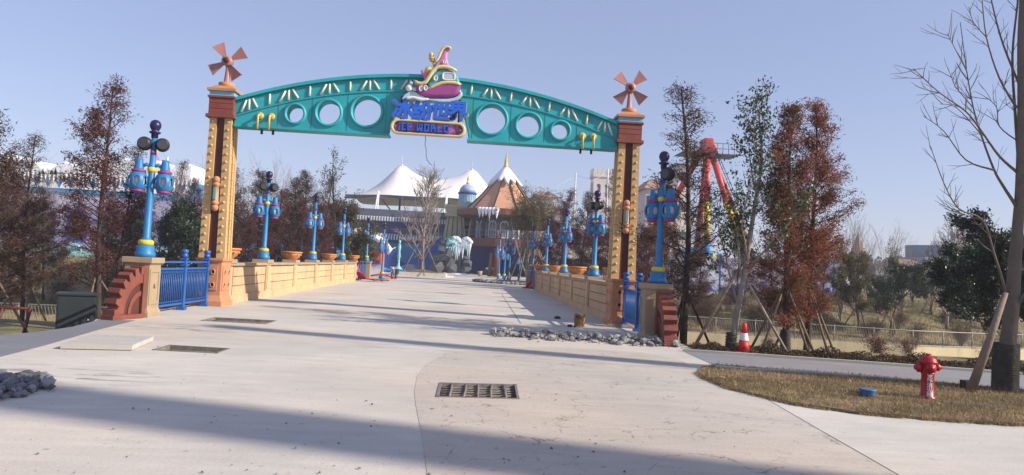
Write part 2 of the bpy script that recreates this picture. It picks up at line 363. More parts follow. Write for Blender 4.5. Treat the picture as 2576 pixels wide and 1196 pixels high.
# concrete paving with its three open pits
def concrete(name, base, crack=0.0, mottled=.1, stain=False, streak=.08):
    m = bpy.data.materials.new(name); m.use_nodes = True; n, l = m.node_tree.nodes, m.node_tree.links; p = n['Principled BSDF']
    p.inputs['Roughness'].default_value = .86; p.inputs['Specular IOR Level'].default_value = .25
    tc = n.new('ShaderNodeTexCoord'); O = tc.outputs['Object']
    def noise(sc, det=5, rough=.5, vec=None, dist=0):
        t = n.new('ShaderNodeTexNoise'); t.inputs['Scale'].default_value = sc; t.inputs['Detail'].default_value = det; t.inputs['Roughness'].default_value = rough; t.inputs['Distortion'].default_value = dist; l.new(vec or O, t.inputs['Vector']); return t
    def rng(sock, a, b, c, d):
        t = n.new('ShaderNodeMapRange'); t.inputs[1].default_value = a; t.inputs[2].default_value = b; t.inputs[3].default_value = c; t.inputs[4].default_value = d; l.new(sock, t.inputs[0]); return t.outputs[0]
    def mult(a, b):
        t = n.new('ShaderNodeMath'); t.operation = 'MULTIPLY'
        for i, q in enumerate((a, b)):
            if isinstance(q, float): t.inputs[i].default_value = q
            else: l.new(q, t.inputs[i])
        return t.outputs[0]
    a = rng(noise(.35, 6, .6).outputs['Fac'], .3, .7, 1-mottled, 1+mottled)
    mp = n.new('ShaderNodeMapping'); mp.inputs['Scale'].default_value = (1.0, 4.5, 1); mp.inputs['Rotation'].default_value = (0, 0, .3); l.new(O, mp.inputs['Vector'])
    b = rng(noise(1.1, 7, .65, mp.outputs['Vector']).outputs['Fac'], .3, .7, 1-streak, 1+streak)
    c = rng(noise(38, 3, .6).outputs['Fac'], .25, .75, .93, 1.06)
    v = mult(mult(a, b), c)
    spk = rng(noise(9, 2, .4).outputs['Fac'], .70, .76, 1.0, .72); v = mult(v, spk)
    bumpsrc = noise(22, 6, .65).outputs['Fac']
    if crack:
        wp = n.new('ShaderNodeMix'); wp.data_type = 'VECTOR'; wp.inputs['Factor'].default_value = .35
        nn = noise(2.2, 5, .6); l.new(O, wp.inputs[4]); l.new(nn.outputs['Color'], wp.inputs[5])
        vo = n.new('ShaderNodeTexVoronoi'); vo.feature = 'DISTANCE_TO_EDGE'; vo.inputs['Scale'].default_value = 2.6; l.new(wp.outputs[1], vo.inputs['Vector'])
        line = rng(vo.outputs['Distance'], .0, .018, 1.0, 0.0)
        msk = rng(noise(1.7, 3, .6).outputs['Fac'], .50, .58, 0.0, 1.0)
        vo2 = n.new('ShaderNodeTexVoronoi'); vo2.feature = 'DISTANCE_TO_EDGE'; vo2.inputs['Scale'].default_value = 7; l.new(wp.outputs[1], vo2.inputs['Vector'])
        line2 = mult(rng(vo2.outputs['Distance'], .0, .03, .7, 0.0), rng(noise(2.6, 3, .5).outputs['Fac'], .56, .62, 0.0, 1.0))
        mxl = n.new('ShaderNodeMath'); mxl.operation = 'MAXIMUM'; l.new(mult(line, msk), mxl.inputs[0]); l.new(line2, mxl.inputs[1])
        v = mult(v, rng(mxl.outputs[0], 0, 1, 1.0, 1-crack))
    hsv = n.new('ShaderNodeHueSaturation'); hsv.inputs['Color'].default_value = tuple(base)+(1,); l.new(v, hsv.inputs['Value'])
    out = hsv.outputs['Color']
    # warm / cool drift
    mx = n.new('ShaderNodeMix'); mx.data_type = 'RGBA'; mx.blend_type = 'MULTIPLY'; mx.inputs['B'].default_value = (1.0, .93, .86, 1)
    l.new(rng(noise(.18, 3).outputs['Fac'], .42, .62, 0.0, .8), mx.inputs['Factor']); l.new(out, mx.inputs['A']); out = mx.outputs['Result']
    if stain:
        for (sx, sy, rx, ry) in ((-5.4, 14.9, 1.7, 1.1), (-4.9, 9.0, 1.6, 1.0), (1.0, 19.5, 2.0, 1.6)):
            mp2 = n.new('ShaderNodeMapping'); mp2.inputs['Location'].default_value = (-sx/rx, -sy/ry, 0); mp2.inputs['Scale'].default_value = (1/rx, 1/ry, 0); l.new(O, mp2.inputs['Vector'])
            ln = n.new('ShaderNodeVectorMath'); ln.operation = 'LENGTH'; l.new(mp2.outputs['Vector'], ln.inputs[0])
            ms = mult(rng(ln.outputs['Value'], .3, 1.0, 1.0, 0.0), rng(noise(1.5, 4, .6, mp.outputs['Vector']).outputs['Fac'], .52, .6, 0.0, .62))
            m3 = n.new('ShaderNodeMix'); m3.data_type = 'RGBA'; m3.inputs['B'].default_value = (.13, .10, .085, 1); l.new(ms, m3.inputs['Factor']); l.new(out, m3.inputs['A']); out = m3.outputs['Result']
    l.new(out, p.inputs['Base Color'])
    bu = n.new('ShaderNodeBump'); bu.inputs['Strength'].default_value = .35; bu.inputs['Distance'].default_value = .012; l.new(bumpsrc, bu.inputs['Height']); l.new(bu.outputs[0], p.inputs['Normal'])
    return m
MC = concrete('pale_concrete', (.525, .49, .435), 0, .15, True)
MS = concrete('stamped_concrete', (.475, .43, .375), .6, .13)
MA = concrete('grey_asphalt_path', (.24, .24, .245), 0, .12)
MK = concrete('kerb_concrete', (.46, .43, .38), 0, .12)
def pxpoly(pts): return [tuple(G(x, y)[:2]) for x, y in pts]
PIT_GRATE = [(-.31, 8.66), (.68, 8.74), (.71, 9.78), (-.31, 9.66)]
PIT_DRAIN = [(-5.85, 16.55), (-4.4, 16.45), (-4.4, 17.35), (-5.85, 17.45)]
PIT_RUT = [(-4.78, 11.55), (-3.78, 11.5), (-3.78, 12.1), (-4.78, 12.2)]
SLABP = [(-5.95, 11.2), (-5.0, 11.38), (-5.2, 12.6), (-6.15, 12.45)]
LEFT_E = [(-13, 11.6), (-7.68, 12.55), (-7.35, 13.2), (-7.3, 14.2), (-7.5, 15.2), (-7.75, 15.9), (-7.75, 21.0), (-8.0, 48.5), (-34, 66), (-60, 75), (-60, 125), (60, 125), (50, 75), (26, 66), (4.9, 47), (4.9, 16.2), (4.75, 15.0), (4.47, 14.83)]
FARE = [tuple(G(x, y)[:2]) for x, y in ((1720, 885), (1900, 897), (2100, 911), (2300, 925), (2576, 945))]
paving = LEFT_E+FARE[1:]+[(16, 12.2), (30, 9), (30, -14), (-26, -14), (-26, 9.5)]
def paving_sheet(name, loops, z0, z1, material):
    o = shape(name, loops, z1-z0, 0, None, material, None, xz=False); o.data.transform(Matrix.Translation((0, 0, (z0+z1)/2))); return tag(o, kind='structure')
DITCH = [(-7.5, 7.6), (-4.55, 7.35), (-4.35, 8.15), (-4.75, 8.75), (-5.4, 8.85), (-7.5, 8.85)]
paving_sheet('paving', [paving, PIT_GRATE, PIT_DRAIN, PIT_RUT], -.32, 0.0, MC)
tag(MB().box(-8.0, 5.1, 15.5, 48.5, -.9, -.34).build('bridge_deck', MC), kind='structure')
stamped = [tuple(G(x, y)[:2]) for x, y in ((1075, 1196), (1062, 1100), (1046, 1020), (1042, 985), (1050, 945), (1075, 915), (1120, 890), (1200, 876), (1400, 874), (1600, 885), (1710, 905), (1760, 935), (1850, 970), (1920, 1000), (2040, 1070), (2180, 1150), (2260, 1196))]
stamped = [(-.1, 3.0)]+[(-.2, 5.0)]+stamped+[(3.4, 5.0), (2.6, 3.0)]
paving_sheet('stamped_paving', [stamped, PIT_GRATE], .001, .003, MS)
# a thin cut seam beside the stamped field and expansion joints of the bridge
sm = MB()
seam_m = mat('dark_seam_gap', (.13, .12, .11), .9, .2)  # one dark colour for the cut seam and joints
def strip(a, b, w=.012, z=.0045):
    a, b = Vector((a[0], a[1], z)), Vector((b[0], b[1], z)); t = (b-a).normalized(); s = Vector((-t.y, t.x, 0))*w/2
    sm.add([a-s, b-s, b+s, a+s], [(0, 1, 2, 3)])
for a, b in zip(stamped[14:19], stamped[15:20]): strip(a, b, .014)
jl = [(1210, 735), (1240, 755), (1310, 850)]
strip(G(1262, 740)[:2], G(1310, 815)[:2], .02, .004)
strip((-6.9, 31), (4.1, 31), .02, .004); strip((-6.9, 39), (4.1, 39), .02, .004); strip((-7, 47.5), (4.2, 47.5), .03, .004)
tag(sm.build('paving_joints', seam_m), kind='structure')
NEARE = [tuple(G(x, y)[:2]) for x, y in ((1800, 921), (1850, 925), (2050, 940), (2300, 960), (2576, 985))]
path_poly = FARE+[(17, 11.8), (17, 10.4), NEARE[4], NEARE[3], NEARE[2], NEARE[1], NEARE[0]]
paving_sheet('side_path', [path_poly], .001, .005, MA)
side_road = [(-13, 11.5), (-7.68, 12.45), (-7.4, 13.1), (-7.35, 14.2), (-7.5, 15.1), (-7.62, 15.7), (-6.98, 15.95), (-6.75, 14.0), (-6.35, 11.5), (-6.15, 9.7), (-7.6, 9.2), (-13, 9.2)]
paving_sheet('side_road', [side_road], .001, .004, concrete('blue_grey_asphalt', (.19, .20, .225), 0, .15))
# kerb round the lawn (real step)
kb = MB()
def kerb(pts, w=.10, h=.07):
    for a, b in zip(pts, pts[1:]):
        a, b = Vector((a[0], a[1], 0)), Vector((b[0], b[1], 0)); t = (b-a).normalized(); s = Vector((-t.y, t.x, 0))*w/2
        kb.add([a-s, b-s, b+s, a+s]+[q+Vector((0, 0, h)) for q in (a-s, b-s, b+s, a+s)], [(4, 5, 6, 7), (0, 1, 5, 4), (1, 2, 6, 5), (2, 3, 7, 6), (3, 0, 4, 7)])
kerb([tuple(G(x, y)[:2]) for x, y in ((1800, 930), (1860, 935), (1960, 941), (2080, 949), (2250, 962))])
kerb([(p[0], p[1]+.06) for p in FARE], .10, .05)
tag(kb.build('kerb', MK), kind='structure')
LAWN = [tuple(G(x, y)[:2]) for x, y in ((1765, 928), (1757, 940), (1775, 955), (1830, 978), (1900, 997), (2000, 1020), (2150, 1042), (2300, 1055), (2450, 1066), (2576, 1073))]+[(9, 7.6), (17, 6.6), (17, 10.2)]+[(p[0], p[1]-.08) for p in (NEARE[4], NEARE[3], NEARE[2], NEARE[1], NEARE[0])]
lm = mat('lawn_soil', (.24, .17, .10), .95, .35, 3, .9, 25, color2=(.11, .09, .04), c2scale=2.5)
lo = paving_sheet('lawn_soil', [LAWN], .002, .035, lm)
rg = np.random.default_rng(5)
pp = sample_poly(LAWN, 90000, rg); k = rg.random(len(pp)) < np.clip(1.25-.055*(pp[:, 0]-4)-.05*np.maximum(pp[:, 0]-9, 0), .25, 1); pp = pp[k]
nz = .5+.5*np.sin(pp[:, 0]*2.3+np.sin(pp[:, 1]*3.1))*np.cos(pp[:, 1]*2.7); hsc = .6+.8*nz
me = blades('grass', np.column_stack([pp, np.full(len(pp), .03)]), rg, (.03+.05*hsc*rg.random(len(pp)))[:, None], .011, .75, M['grass']); tag(link('grass', me), 'short dry tan grass on the lawn beside the side path', 'grass', kind='stuff')
E_ = np.array(LAWN[1:12]); sg = rg.integers(0, len(E_)-1, 9000); tt_ = rg.random((9000, 1)); ep = E_[sg]*(1-tt_)+E_[sg+1]*tt_; ep = ep+rg.normal(0, .035, ep.shape); kk_ = (np.sin(ep[:, 0]*9)+np.sin(ep[:, 0]*23+ep[:, 1]*17)+rg.normal(0, .7, 9000)) > -.2; ep = ep[kk_]
tag(link('grass', blades('grass', np.column_stack([ep, np.full(len(ep), .006)]), rg, .055, .010, .9, M['grass'])), 'ragged dry grass fringe spilling over the lawn edge', 'grass', kind='stuff')
pp = sample_poly(LAWN, 420, rg); C = np.column_stack([pp, np.full(len(pp), .06)])
A = unit(rg.normal(0, 1, (420, 3))*np.array([1, 1, .25]))*rg.uniform(.02, .05, (420, 1)); B = unit(np.cross(A, rg.normal(0, .3, (420, 3))+np.array([0, 0, 1])))*.018
tag(link('leaves', quads_mesh('leaves', C, A, B, M['deadleaf'])), 'fallen pale leaves scattered on the dry lawn', 'fallen leaves', kind='stuff')
# low brown ground cover between path and river
hx = np.array([p[0] for p in FARE]+[17.0]); hy = np.array([p[1] for p in FARE]+[12.6])
n = 30000; x = rg.uniform(4.9, 17, n); y0 = np.interp(x, hx, hy)+.15; y = y0+rg.random(n)*1.05
hh = (.10+.05*np.sin(x*5+y*3)+.04*np.sin(x*11))*np.sin(np.clip((y-y0)/1.05, .05, .95)*PI)**.5
C = np.column_stack([x, y, rg.uniform(.0, 1, n)**.6*hh*1.5-.02]); A = unit(rg.normal(0, 1, (n, 3))+np.array([0, 0, .6]))*.028; B = unit(np.cross(A, rg.normal(0, 1, (n, 3))))*.011
tag(link('ground_cover', quads_mesh('ground_cover', C, A, B, M['cover'])), 'low brown ground cover planted along the far edge of the side path', 'ground cover', kind='stuff')
# grass tufts on far banks
def bank_pts(n, xr, rg):
    x = rg.uniform(*xr, n); wy = wall_y(x); y = wy+.3+rg.random(n)**.8*24; z = height(x, y); return np.column_stack([x, y, z])
P1 = np.concatenate([bank_pts(34000, (5.5, 48), rg), bank_pts(22000, (-45, -9), rg)])
cl = .5+.5*np.sin(P1[:, 0]*1.3+2*np.sin(P1[:, 1]*.7))*np.cos(P1[:, 1]*1.1+P1[:, 0]*.4); P1 = P1[rg.random(len(P1)) < .25+.75*cl]
tag(link('grass', blades('grass', P1, rg, .30, .05, .5, mat('bank_grass', (.30, .22, .09), .85, .3, .5, 0, trans=.3, island=.45, color2=(.21, .165, .065), c2scale=.35))), 'rough brown and olive grass covering the river banks', 'grass', kind='stuff')

# gravel, rubble
rr = random.Random(11)
mb = MB()
for p in sample_poly(DITCH, 1300, rg): mb.rockb((p[0], p[1], rr.uniform(.01, .08)), rr.choice((.02, .03, .03, .045, .07)), rr, flat=.85)
tag(mb.build('gravel', M['rock2']), 'heap of blue grey crushed stone at the edge of the paving', 'gravel', kind='stuff')
mb = MB()
for i in range(40): a_ = .8+i*.095; mb.rockb((a_, 16.6-.75*(a_-.6)/4+rr.gauss(0, .12), .0), .16, rr, flat=.2)
for i in range(1100):
    t = rr.random(); x = .6+t*4.0; yc = 16.6-.75*t; w = .85*(1-abs(t-.35)*.7); y = yc+rr.gauss(0, w*.36); s = rr.choice((.012, .015, .02, .02, .025, .03, .04, .05, .09)); h = .13*math.exp(-((y-yc)/.35)**2)*rr.random()
    mb.rockb((x, y, s*.3+h), s, rr, flat=.8)
tag(mb.build('rubble', M['rock']), 'broken grey concrete rubble strewn before the right wall pier', 'rubble', kind='stuff')
mb = MB()
for i in range(170):
    x, y = G(rr.uniform(0, 1500), 1196-rr.random()**1.4*330)[:2] if rr.random() < .85 else G(rr.uniform(1100, 1900), rr.uniform(860, 1196))[:2]
    s = rr.choice((.004, .005, .006, .008, .014)); mb.rockb((x, y, s*.4+.006), s, rr)
tag(mb.build('pebbles', M['rock2']), 'loose dark pebbles scattered over the pale paving', 'pebbles', kind='stuff')

# ================================================================== THE GATE
XL, XR, GY = -7.24, 4.46, 21.3                       # pillar axes and the gate plane
XC = (XL+XR)/2
def pillar(x, label):
    rt = empty('gate_pillar', (x, GY, 0), label, 'gate pillar', 'riveted pillars carrying the entrance arch')
    b = MB(); b.frus(0, 0, 0, .14, .50, .50, .50, .50).frus(0, 0, .14, .30, .48, .48, .40, .40).box(-.40, .40, -.40, .40, .30, 1.22).frus(0, 0, 1.22, 1.28, .40, .40, .46, .46).box(-.46, .46, -.46, .46, 1.28, 1.34)
    ped = b.build('pedestal', M['orange'], rt); ped.scale = (.82, 1, 1)
    q = MB()
    for s in (0, 1, 2, 3):
        T = Matrix.Rotation(s*PI/2, 4, 'Z')
        q.box(-.29, .29, -.425, -.398, .44, 1.12, 0, T, .01)
    q.build('panel', M['orange'], ped)
    q = MB(); q2_ = MB()
    for s in (0, 1, 3):
        T = Matrix.Rotation(s*PI/2, 4, 'Z')
        for zc in (.6, .96):
            for xx in (-.17, .17) if s != 0 else (-.14, .14):
                q.lathe([(.05, -.44), (.056, -.452), (.070, -.452), (.082, -.42)], (xx, 0, zc), 14, 0, 'y', T=T, cap=False); q2_.lathe([(.001, -.4285), (.052, -.4285)], (xx, 0, zc), 14, 0, 'y', T=T, cap=False)
    q.build('port_ring', M['orange'], ped); q2_.build('port_shade_disc', mat('painted_port_shade', (.03, .015, .012), .8, .1), ped)  # flat dark discs paint the shade inside the ports
    # shaft: core, two flanges on front and back, side plates
    c = MB().frus(0, .0, 1.34, 5.32, .25, .24, .24, .24); c.build('core', M['darkbrown'], rt)
    f = MB()
    for sy in (-1, 1):
        for sx in (-1, 1):
            y0, y1 = (-.30, -.20) if sy < 0 else (.20, .30)
            lo, hi = sorted((sx*.125, sx*.36)); lo2, hi2 = sorted((sx*.11, sx*.305))
            f.add([(lo, y0, 1.34), (hi, y0, 1.34), (hi, y1, 1.34), (lo, y1, 1.34), (lo2, y0, 5.32), (hi2, y0, 5.32), (hi2, y1, 5.32), (lo2, y1, 5.32)], [(3, 2, 1, 0), (4, 5, 6, 7), (0, 1, 5, 4), (1, 2, 6, 5), (2, 3, 7, 6), (3, 0, 4, 7)])
    f.build('flange', M['yellow'], rt)
    s_ = MB()
    for sx in (-1, 1):
        for y0, y1 in ((-.19, -.06), (.06, .19)):
            lo, hi = sorted((sx*.24, sx*.335)); lo2, hi2 = sorted((sx*.23, sx*.285))
            s_.add([(lo, y0, 1.34), (hi, y0, 1.34), (hi, y1, 1.34), (lo, y1, 1.34), (lo2, y0, 5.32), (hi2, y0, 5.32), (hi2, y1, 5.32), (lo2, y1, 5.32)], [(3, 2, 1, 0), (4, 5, 6, 7), (0, 1, 5, 4), (1, 2, 6, 5), (2, 3, 7, 6), (3, 0, 4, 7)])
    s_.build('side_plate', M['yellow'], rt)
    q = MB()
    for i in range(17):
        z = 1.55+i*.228; w = .2425-(z-1.34)/3.98*.035
        for sx in (-1, 1):
            q.lathe([(.045, .0), (.034, -.028), (.0005, -.045)], (sx*w, -.30, z), 8, 0, 'y', smooth=False)
            xs = .335-(z-1.34)/3.98*.05
            for yy in (-.125, .125):
                q.lathe([(.035, 0), (.025, .025*sx), (.0005, .035*sx)], (sx*xs, yy, z), 7, 0, 'x', smooth=False)
    q.build('rivets', M['yellow'], rt)
    # capsule lamp on the recess
    q = MB(); q.lathe([(.002, -.50), (.055, -.485), (.095, -.43), (.10, -.34), (.075, -.33), (.075, -.31), (.105, -.30), (.105, -.23), (.085, -.22), (.085, .22), (.105, .23), (.105, .30), (.075, .31), (.075, .33), (.10, .34), (.095, .43), (.055, .485), (.002, .50)], (0, -.30, 3.15), 16)
    q.build('capsule_ornament', M['orange'], rt)
    MB().box(-.04, .04, -.412, -.37, 2.98, 3.32, bev=.01).build('ornament_window', M['cabt'], rt)
    # brown wood-look head, cornice and plug
    q = MB(); q.box(-.40, .40, -.40, .40, 5.30, 5.40, bev=.015)
    for i in range(3): q.box(-.345+.0*i, .345, -.345, .345, 5.405+i*.155, 5.545+i*.155, bev=.012)
    q.box(-.335, .335, -.335, .335, 5.40, 5.85); q.box(-.38, .38, -.38, .38, 5.865, 5.93, bev=.012); q.build('plank_block', M['brown'], rt)
    MB().box(-.34, .34, -.34, .34, 5.93, 6.06).build('blue_band', M['skyb'], rt)
    q = MB(); q.box(-.40, .40, -.40, .40, 6.06, 6.14, bev=.01).frus(0, 0, 6.14, 6.24, .37, .37, .24, .24); q.lathe([(.22, 6.22), (.225, 6.34), (.20, 6.37), (.001, 6.37)], (0, 0, 0), 24); q.build('capital', M['orange'], rt)
    return rt
pillar(XL, 'yellow riveted gate pillar at the left foot of the teal arch')
pillar(XR, 'yellow riveted gate pillar at the right foot of the teal arch')
def pinwheel(x, label, rot):
    rt = empty('pinwheel', (x, GY, 6.37), label, 'windmill ornament', 'pink windmill fans on top of the gate pillars')
    MB().lathe([(.11, 0), (.085, .05), (.06, .35), (.05, .58)], (0, 0, 0), 14).build('stem', M['pinkm'], rt)
    MB().lathe([(.001, -.19), (.06, -.19), (.07, -.17), (.13, -.165), (.15, -.14), (.15, -.02), (.12, .10), (.05, .2), (.001, .21)], (0, 0, .62), 20, 0, 'y').build('hub', M['pinkm'], rt)
    MB().lathe([(.001, -.215), (.075, -.212), (.085, -.19), (.085, -.16)], (0, 0, .62), 16, 0, 'y').build('hub_eye', M['darkbrown'], rt)
    for k in range(4):
        a = rot+k*PI/2; T = Matrix.Translation((0, -.07, .62)) @ Matrix.Rotation(a, 4, 'Y') @ Matrix.Rotation(R(14), 4, 'Z')
        q = MB()
        def pl(a0, a1, r0, r1, t=.018):
            vs = [T @ Vector(v) for v in ((a0*r0, -t, r0), (a1*r0, -t, r0), (a1*r1, -t, r1), (a0*r1, -t, r1), (a0*r0, t, r0), (a1*r0, t, r0), (a1*r1, t, r1), (a0*r1, t, r1))]
            q.add(vs, [(3, 2, 1, 0), (4, 5, 6, 7), (0, 1, 5, 4), (1, 2, 6, 5), (2, 3, 7, 6), (3, 0, 4, 7)])
        pl(-.34, -.28, .14, .62); pl(.28, .34, .14, .62); pl(-.34, .34, .585, .625, .02); pl(-.3, .3, .12, .16); pl(-.28, .28, .16, .59, .004)
        for i in range(10): r0 = .18+i*.04; pl(-.29, .29, r0, r0+.026, .016)
        bl_ = q.build('blade', M['pinkm'], rt)
        bl_.data.transform(Matrix.Translation((0, 0, .62)) @ Matrix.Scale(.88, 4) @ Matrix.Translation((0, 0, -.62)))
    return rt
pinwheel(XL, 'pink four-bladed windmill fan on top of the left gate pillar', R(58))
pinwheel(XR, 'pink four-bladed windmill fan on top of the right gate pillar', R(42))

# arch beam
HALF = XR-.345-XC
def ztop(x): u = abs(x-XC)/(HALF+.3); return 5.80+1.12*(1-u**2.0)
def zmid(x): u = abs(x-XC)/(HALF+.3); return 5.28+1.16*(1-u**2.1)
xs = np.linspace(XC-HALF, XC+HALF, 61)
arch = empty('entrance_arch', (XC, GY, 5.1), 'teal bowed arch beam with round openings spanning between the two pillars', 'entrance arch')
def rel(lp): return [(x-XC, z-5.1) for x, z in lp]
notch = [(XC+1.17, 5.13), (XC+1.13, 5.35), (XC+1.02, 5.75), (XC+.86, 6.08), (XC+.62, 6.2), (XC-.62, 6.2), (XC-.86, 6.08), (XC-1.02, 5.75), (XC-1.13, 5.35), (XC-1.17, 5.13)]
holes = [(-3.82, 5.57, .245), (-2.88, 5.665, .335), (-1.80, 5.775, .415)]
outer = [(x, ztop(x)) for x in xs]+[(XC+HALF, 5.13)]+notch+[(XC-HALF, 5.13)]
loops = [rel(outer)]+[rel(circ(XC+s*hx_, hz_, r_)) for hx_, hz_, r_ in holes for s in (-1, 1)]
shape('beam_web', loops, .36, 0, arch, M['teal'], y=0)
def ribbon(name, f, dz, d, mt, x0=-HALF, x1=HALF):
    n_ = 50; xx = np.linspace(XC+x0, XC+x1, n_); lp = [(x, f(x)+dz/2) for x in xx]+[(x, f(x)-dz/2) for x in xx[::-1]]
    return shape(name, [rel(lp)], d, .008, arch, mt, y=0)
ribbon('top_flange', lambda x: ztop(x)-.035, .10, .56, M['teal'])
ribbon('top_bead', lambda x: ztop(x)-.125, .03, .42, M['tealdk'])
ribbon('middle_rib', zmid, .05, .42, M['tealdk'])
for s in (-1, 1):
    lp = [(XC+s*HALF, 5.10), (XC+s*1.12, 5.10), (XC+s*1.12, 5.165), (XC+s*HALF, 5.165)]
    shape('bottom_flange', [rel(lp)], .50, .006, arch, M['teal'])
    nl = [(XC+s*a, b) for a, b in ((1.18, 5.165), (1.145, 5.35), (1.035, 5.75), (.875, 6.09), (.92, 6.09), (1.08, 5.76), (1.19, 5.36), (1.225, 5.165))]
    shape('notch_trim', [rel(nl)], .40, .004, arch, M['tealdk'])
for hx_, hz_, r_ in holes:
    for s in (-1, 1):
        q = MB(); q.lathe([(r_-.004, .20), (r_-.004, -.23), (r_+.02, -.25), (r_+.045, -.25), (r_+.075, -.22), (r_+.08, -.178), (r_+.08, .178), (r_+.05, .21), (r_-.004, .20)], (s*hx_, 0, hz_-5.1), 48, 0, 'y'); q.build('porthole_ring', M['teal'], arch)
# cream struts: groups / | \ and single bars between
def strut(xa, ta, xb, tb):
    def pos(x, t): return (x-XC, -.20, (zmid(x)+.035)*(1-t)+(ztop(x)-.135)*t-5.1)
    a, b = pos(xa, ta), pos(xb, tb)
    MB().tube([a, b], .029, 8).build('strut', mat('pale_cream_strut', 'f6f3d6', .45, .05, 3, .05), arch)
for s in (-1, 1):
    for g in (.60, 1.75, 2.89, 4.03, 5.12):
        x = XC+s*g; k_ = .85 if g > 5 else 1
        strut(x-.25*k_, .06, x-.09*k_, .97); strut(x, .04, x, .97); strut(x+.27*k_, .06, x+.10*k_, .97)
    for g in (1.17, 2.33, 3.46, 4.58): strut(XC+s*g-.02*s, .06, XC+s*g+.02, 1.0)
for sx_ in (-4.3, -3.35, -2.35, -1.25, 1.25, 2.35, 3.35, 4.3):
    if True: MB().box(sx_-.005, sx_+.005, -.186, -.179, .07, zmid(XC+sx_)-5.13).build('panel_seam', mat('seam_teal', '12656c', .7, .1), arch)
for hx_ in (-4.79, -4.47, 4.47, 4.79):
    q = MB(); q.lathe([(.10, -.19), (.10, -.215), (.07, -.235), (.001, -.235)], (hx_, 0, .35), 16, 0, 'y'); q.tube([(hx_, -.2, .35), (hx_, -.34, .35), (hx_-.005, -.38, .32), (hx_-.01, -.385, .2), (hx_-.01, -.385, -.06)], .032, 8); q.build('hook', M['gold'], arch)
    MB().box(hx_-.03, hx_+.03, .02, .08, -.13, .03).build('hanger', M['black'], arch)

# ship emblem on the beam
ship = empty('ship_emblem', (XC, 20.9, 6.3), 'pink, teal and cream ship emblem with tall curled funnel above the sign letters', 'ship emblem')
def e8(pts, Y=20.85): return [(V(*z8(x, y), Y).x-XC, V(*z8(x, y), Y).z-6.3) for x, y in pts]
def puff(name, pts, d, y, mt, bev=.05, sm=True): return shape(name, [e8(pts)], d, bev, ship, mt, smoothloop=sm, y=y, bres=4)
puff('hull', [(292, 500), (298, 560), (330, 605), (400, 627), (560, 634), (700, 630), (750, 600), (775, 550), (782, 500), (700, 478), (580, 480), (430, 520), (350, 490)], .34, 0, M['hull'], .09)
puff('cabin', [(420, 505), (450, 440), (490, 370), (560, 320), (640, 325), (700, 345), (750, 400), (772, 450), (770, 490), (600, 495), (440, 525)], .28, .02, M['cabt'], .07)
puff('funnel', [(500, 265), (545, 215), (578, 150), (605, 95), (650, 76), (668, 92), (645, 125), (636, 180), (650, 250), (672, 315), (600, 318), (515, 318)], .24, .03, M['pink'], .06)
puff('tail_fin', [(347, 330), (365, 318), (388, 345), (430, 375), (425, 430), (395, 455), (372, 400), (352, 365)], .2, .04, M['pink'], .05)
def trim(pts, r, y, mt='cream', name='trim'):
    e = e8(pts); q = []
    for i in range(len(e)-1):
        for t in (0, .5): q.append((e[i][0]*(1-t)+e[i+1][0]*t, y, e[i][1]*(1-t)+e[i+1][1]*t))
    q.append((e[-1][0], y, e[-1][1]))
    rr_ = [r*(.55+.45*math.sin(PI*min(1, max(0, (i+.6)/(len(q))))) ** .4) for i in range(len(q))]
    b = MB().tube(q, rr_, 12); b.ball(q[0], rr_[0], 10); b.ball(q[-1], rr_[-1], 10); return b.build(name, M[mt], ship)
trim([(292, 465), (315, 482), (360, 487), (405, 465), (440, 410), (480, 345), (530, 305), (600, 298), (680, 315), (732, 340)], .058, -.14)
trim([(440, 540), (500, 510), (575, 482), (640, 474), (720, 480), (780, 495)], .052, -.16)
trim([(500, 248), (540, 200), (562, 145), (590, 95), (630, 72), (668, 82), (674, 100)], .04, -.10)
q = MB(); g = e8([(428, 328)])[0]; q.ball((g[0], -.02, g[1]), .11, 18, sy=.6); q.build('gold_disc', M['gold'], ship)
a, b_, c_, d_, e_ = [e8([p])[0] for p in ((492, 310), (484, 245), (474, 222), (466, 195), (460, 158))]
q = MB(); q.tube([(a[0], -.02, a[1]), (b_[0], -.02, b_[1])], [.028, .032], 10); q.ball((c_[0], -.02, c_[1]), .085, 14, sz=.5); q.ball((d_[0], -.02, d_[1]), .095, 14, sz=.5); q.ball((e_[0], -.02, e_[1]), .075, 14, sz=1.15); q.build('mast', M['gold'], ship)
def ringwin(cx, cy, rx, ry, y, rect=False):
    c = e8([(cx, cy)])[0]; k = .00257
    if rect:
        def rr2(s): return [(c[0]+s*math.copysign(abs(math.cos(t))**.45, math.cos(t))*rx*k, c[1]+s*math.copysign(abs(math.sin(t))**.45, math.sin(t))*ry*k) for t in np.linspace(0, 2*PI, 33)[:-1]]
        lo_, li_ = rr2(1), rr2(.78)
    else:
        lo_, li_ = circ(c[0], c[1], rx*k, 24, 1, ry/rx), circ(c[0], c[1], rx*k*.65, 24, 1, ry/rx)
    w = shape('window', [lo_, li_[::-1]], .05, .01, ship, M['white'], y=y)
    shape('window_pane', [li_], .03, .0, w, mat('pale_pane', 'c9cfe0', .2, .05, 3, 0), y=y+.004)
ringwin(348, 543, 22, 32, -.17); ringwin(400, 538, 22, 32, -.19); ringwin(511, 425, 24, 32, -.13); ringwin(656, 407, 74, 44, -.145, True); ringwin(605, 240, 17, 22, -.095)
wave = [(137, 655), (150, 618), (185, 588), (240, 566), (292, 575), (345, 612), (420, 642), (560, 647), (690, 642), (755, 612), (790, 575), (806, 585), (775, 640), (705, 680), (600, 692), (500, 682), (420, 662), (330, 628), (255, 622), (190, 645)]
puff('wave', wave, .22, .0, M['ice'], .04); puff('foam_crest', [(183, 648), (225, 624), (300, 628), (370, 645), (430, 656), (385, 678), (325, 674), (260, 652), (205, 660)], .26, -.04, M['white'], .035)
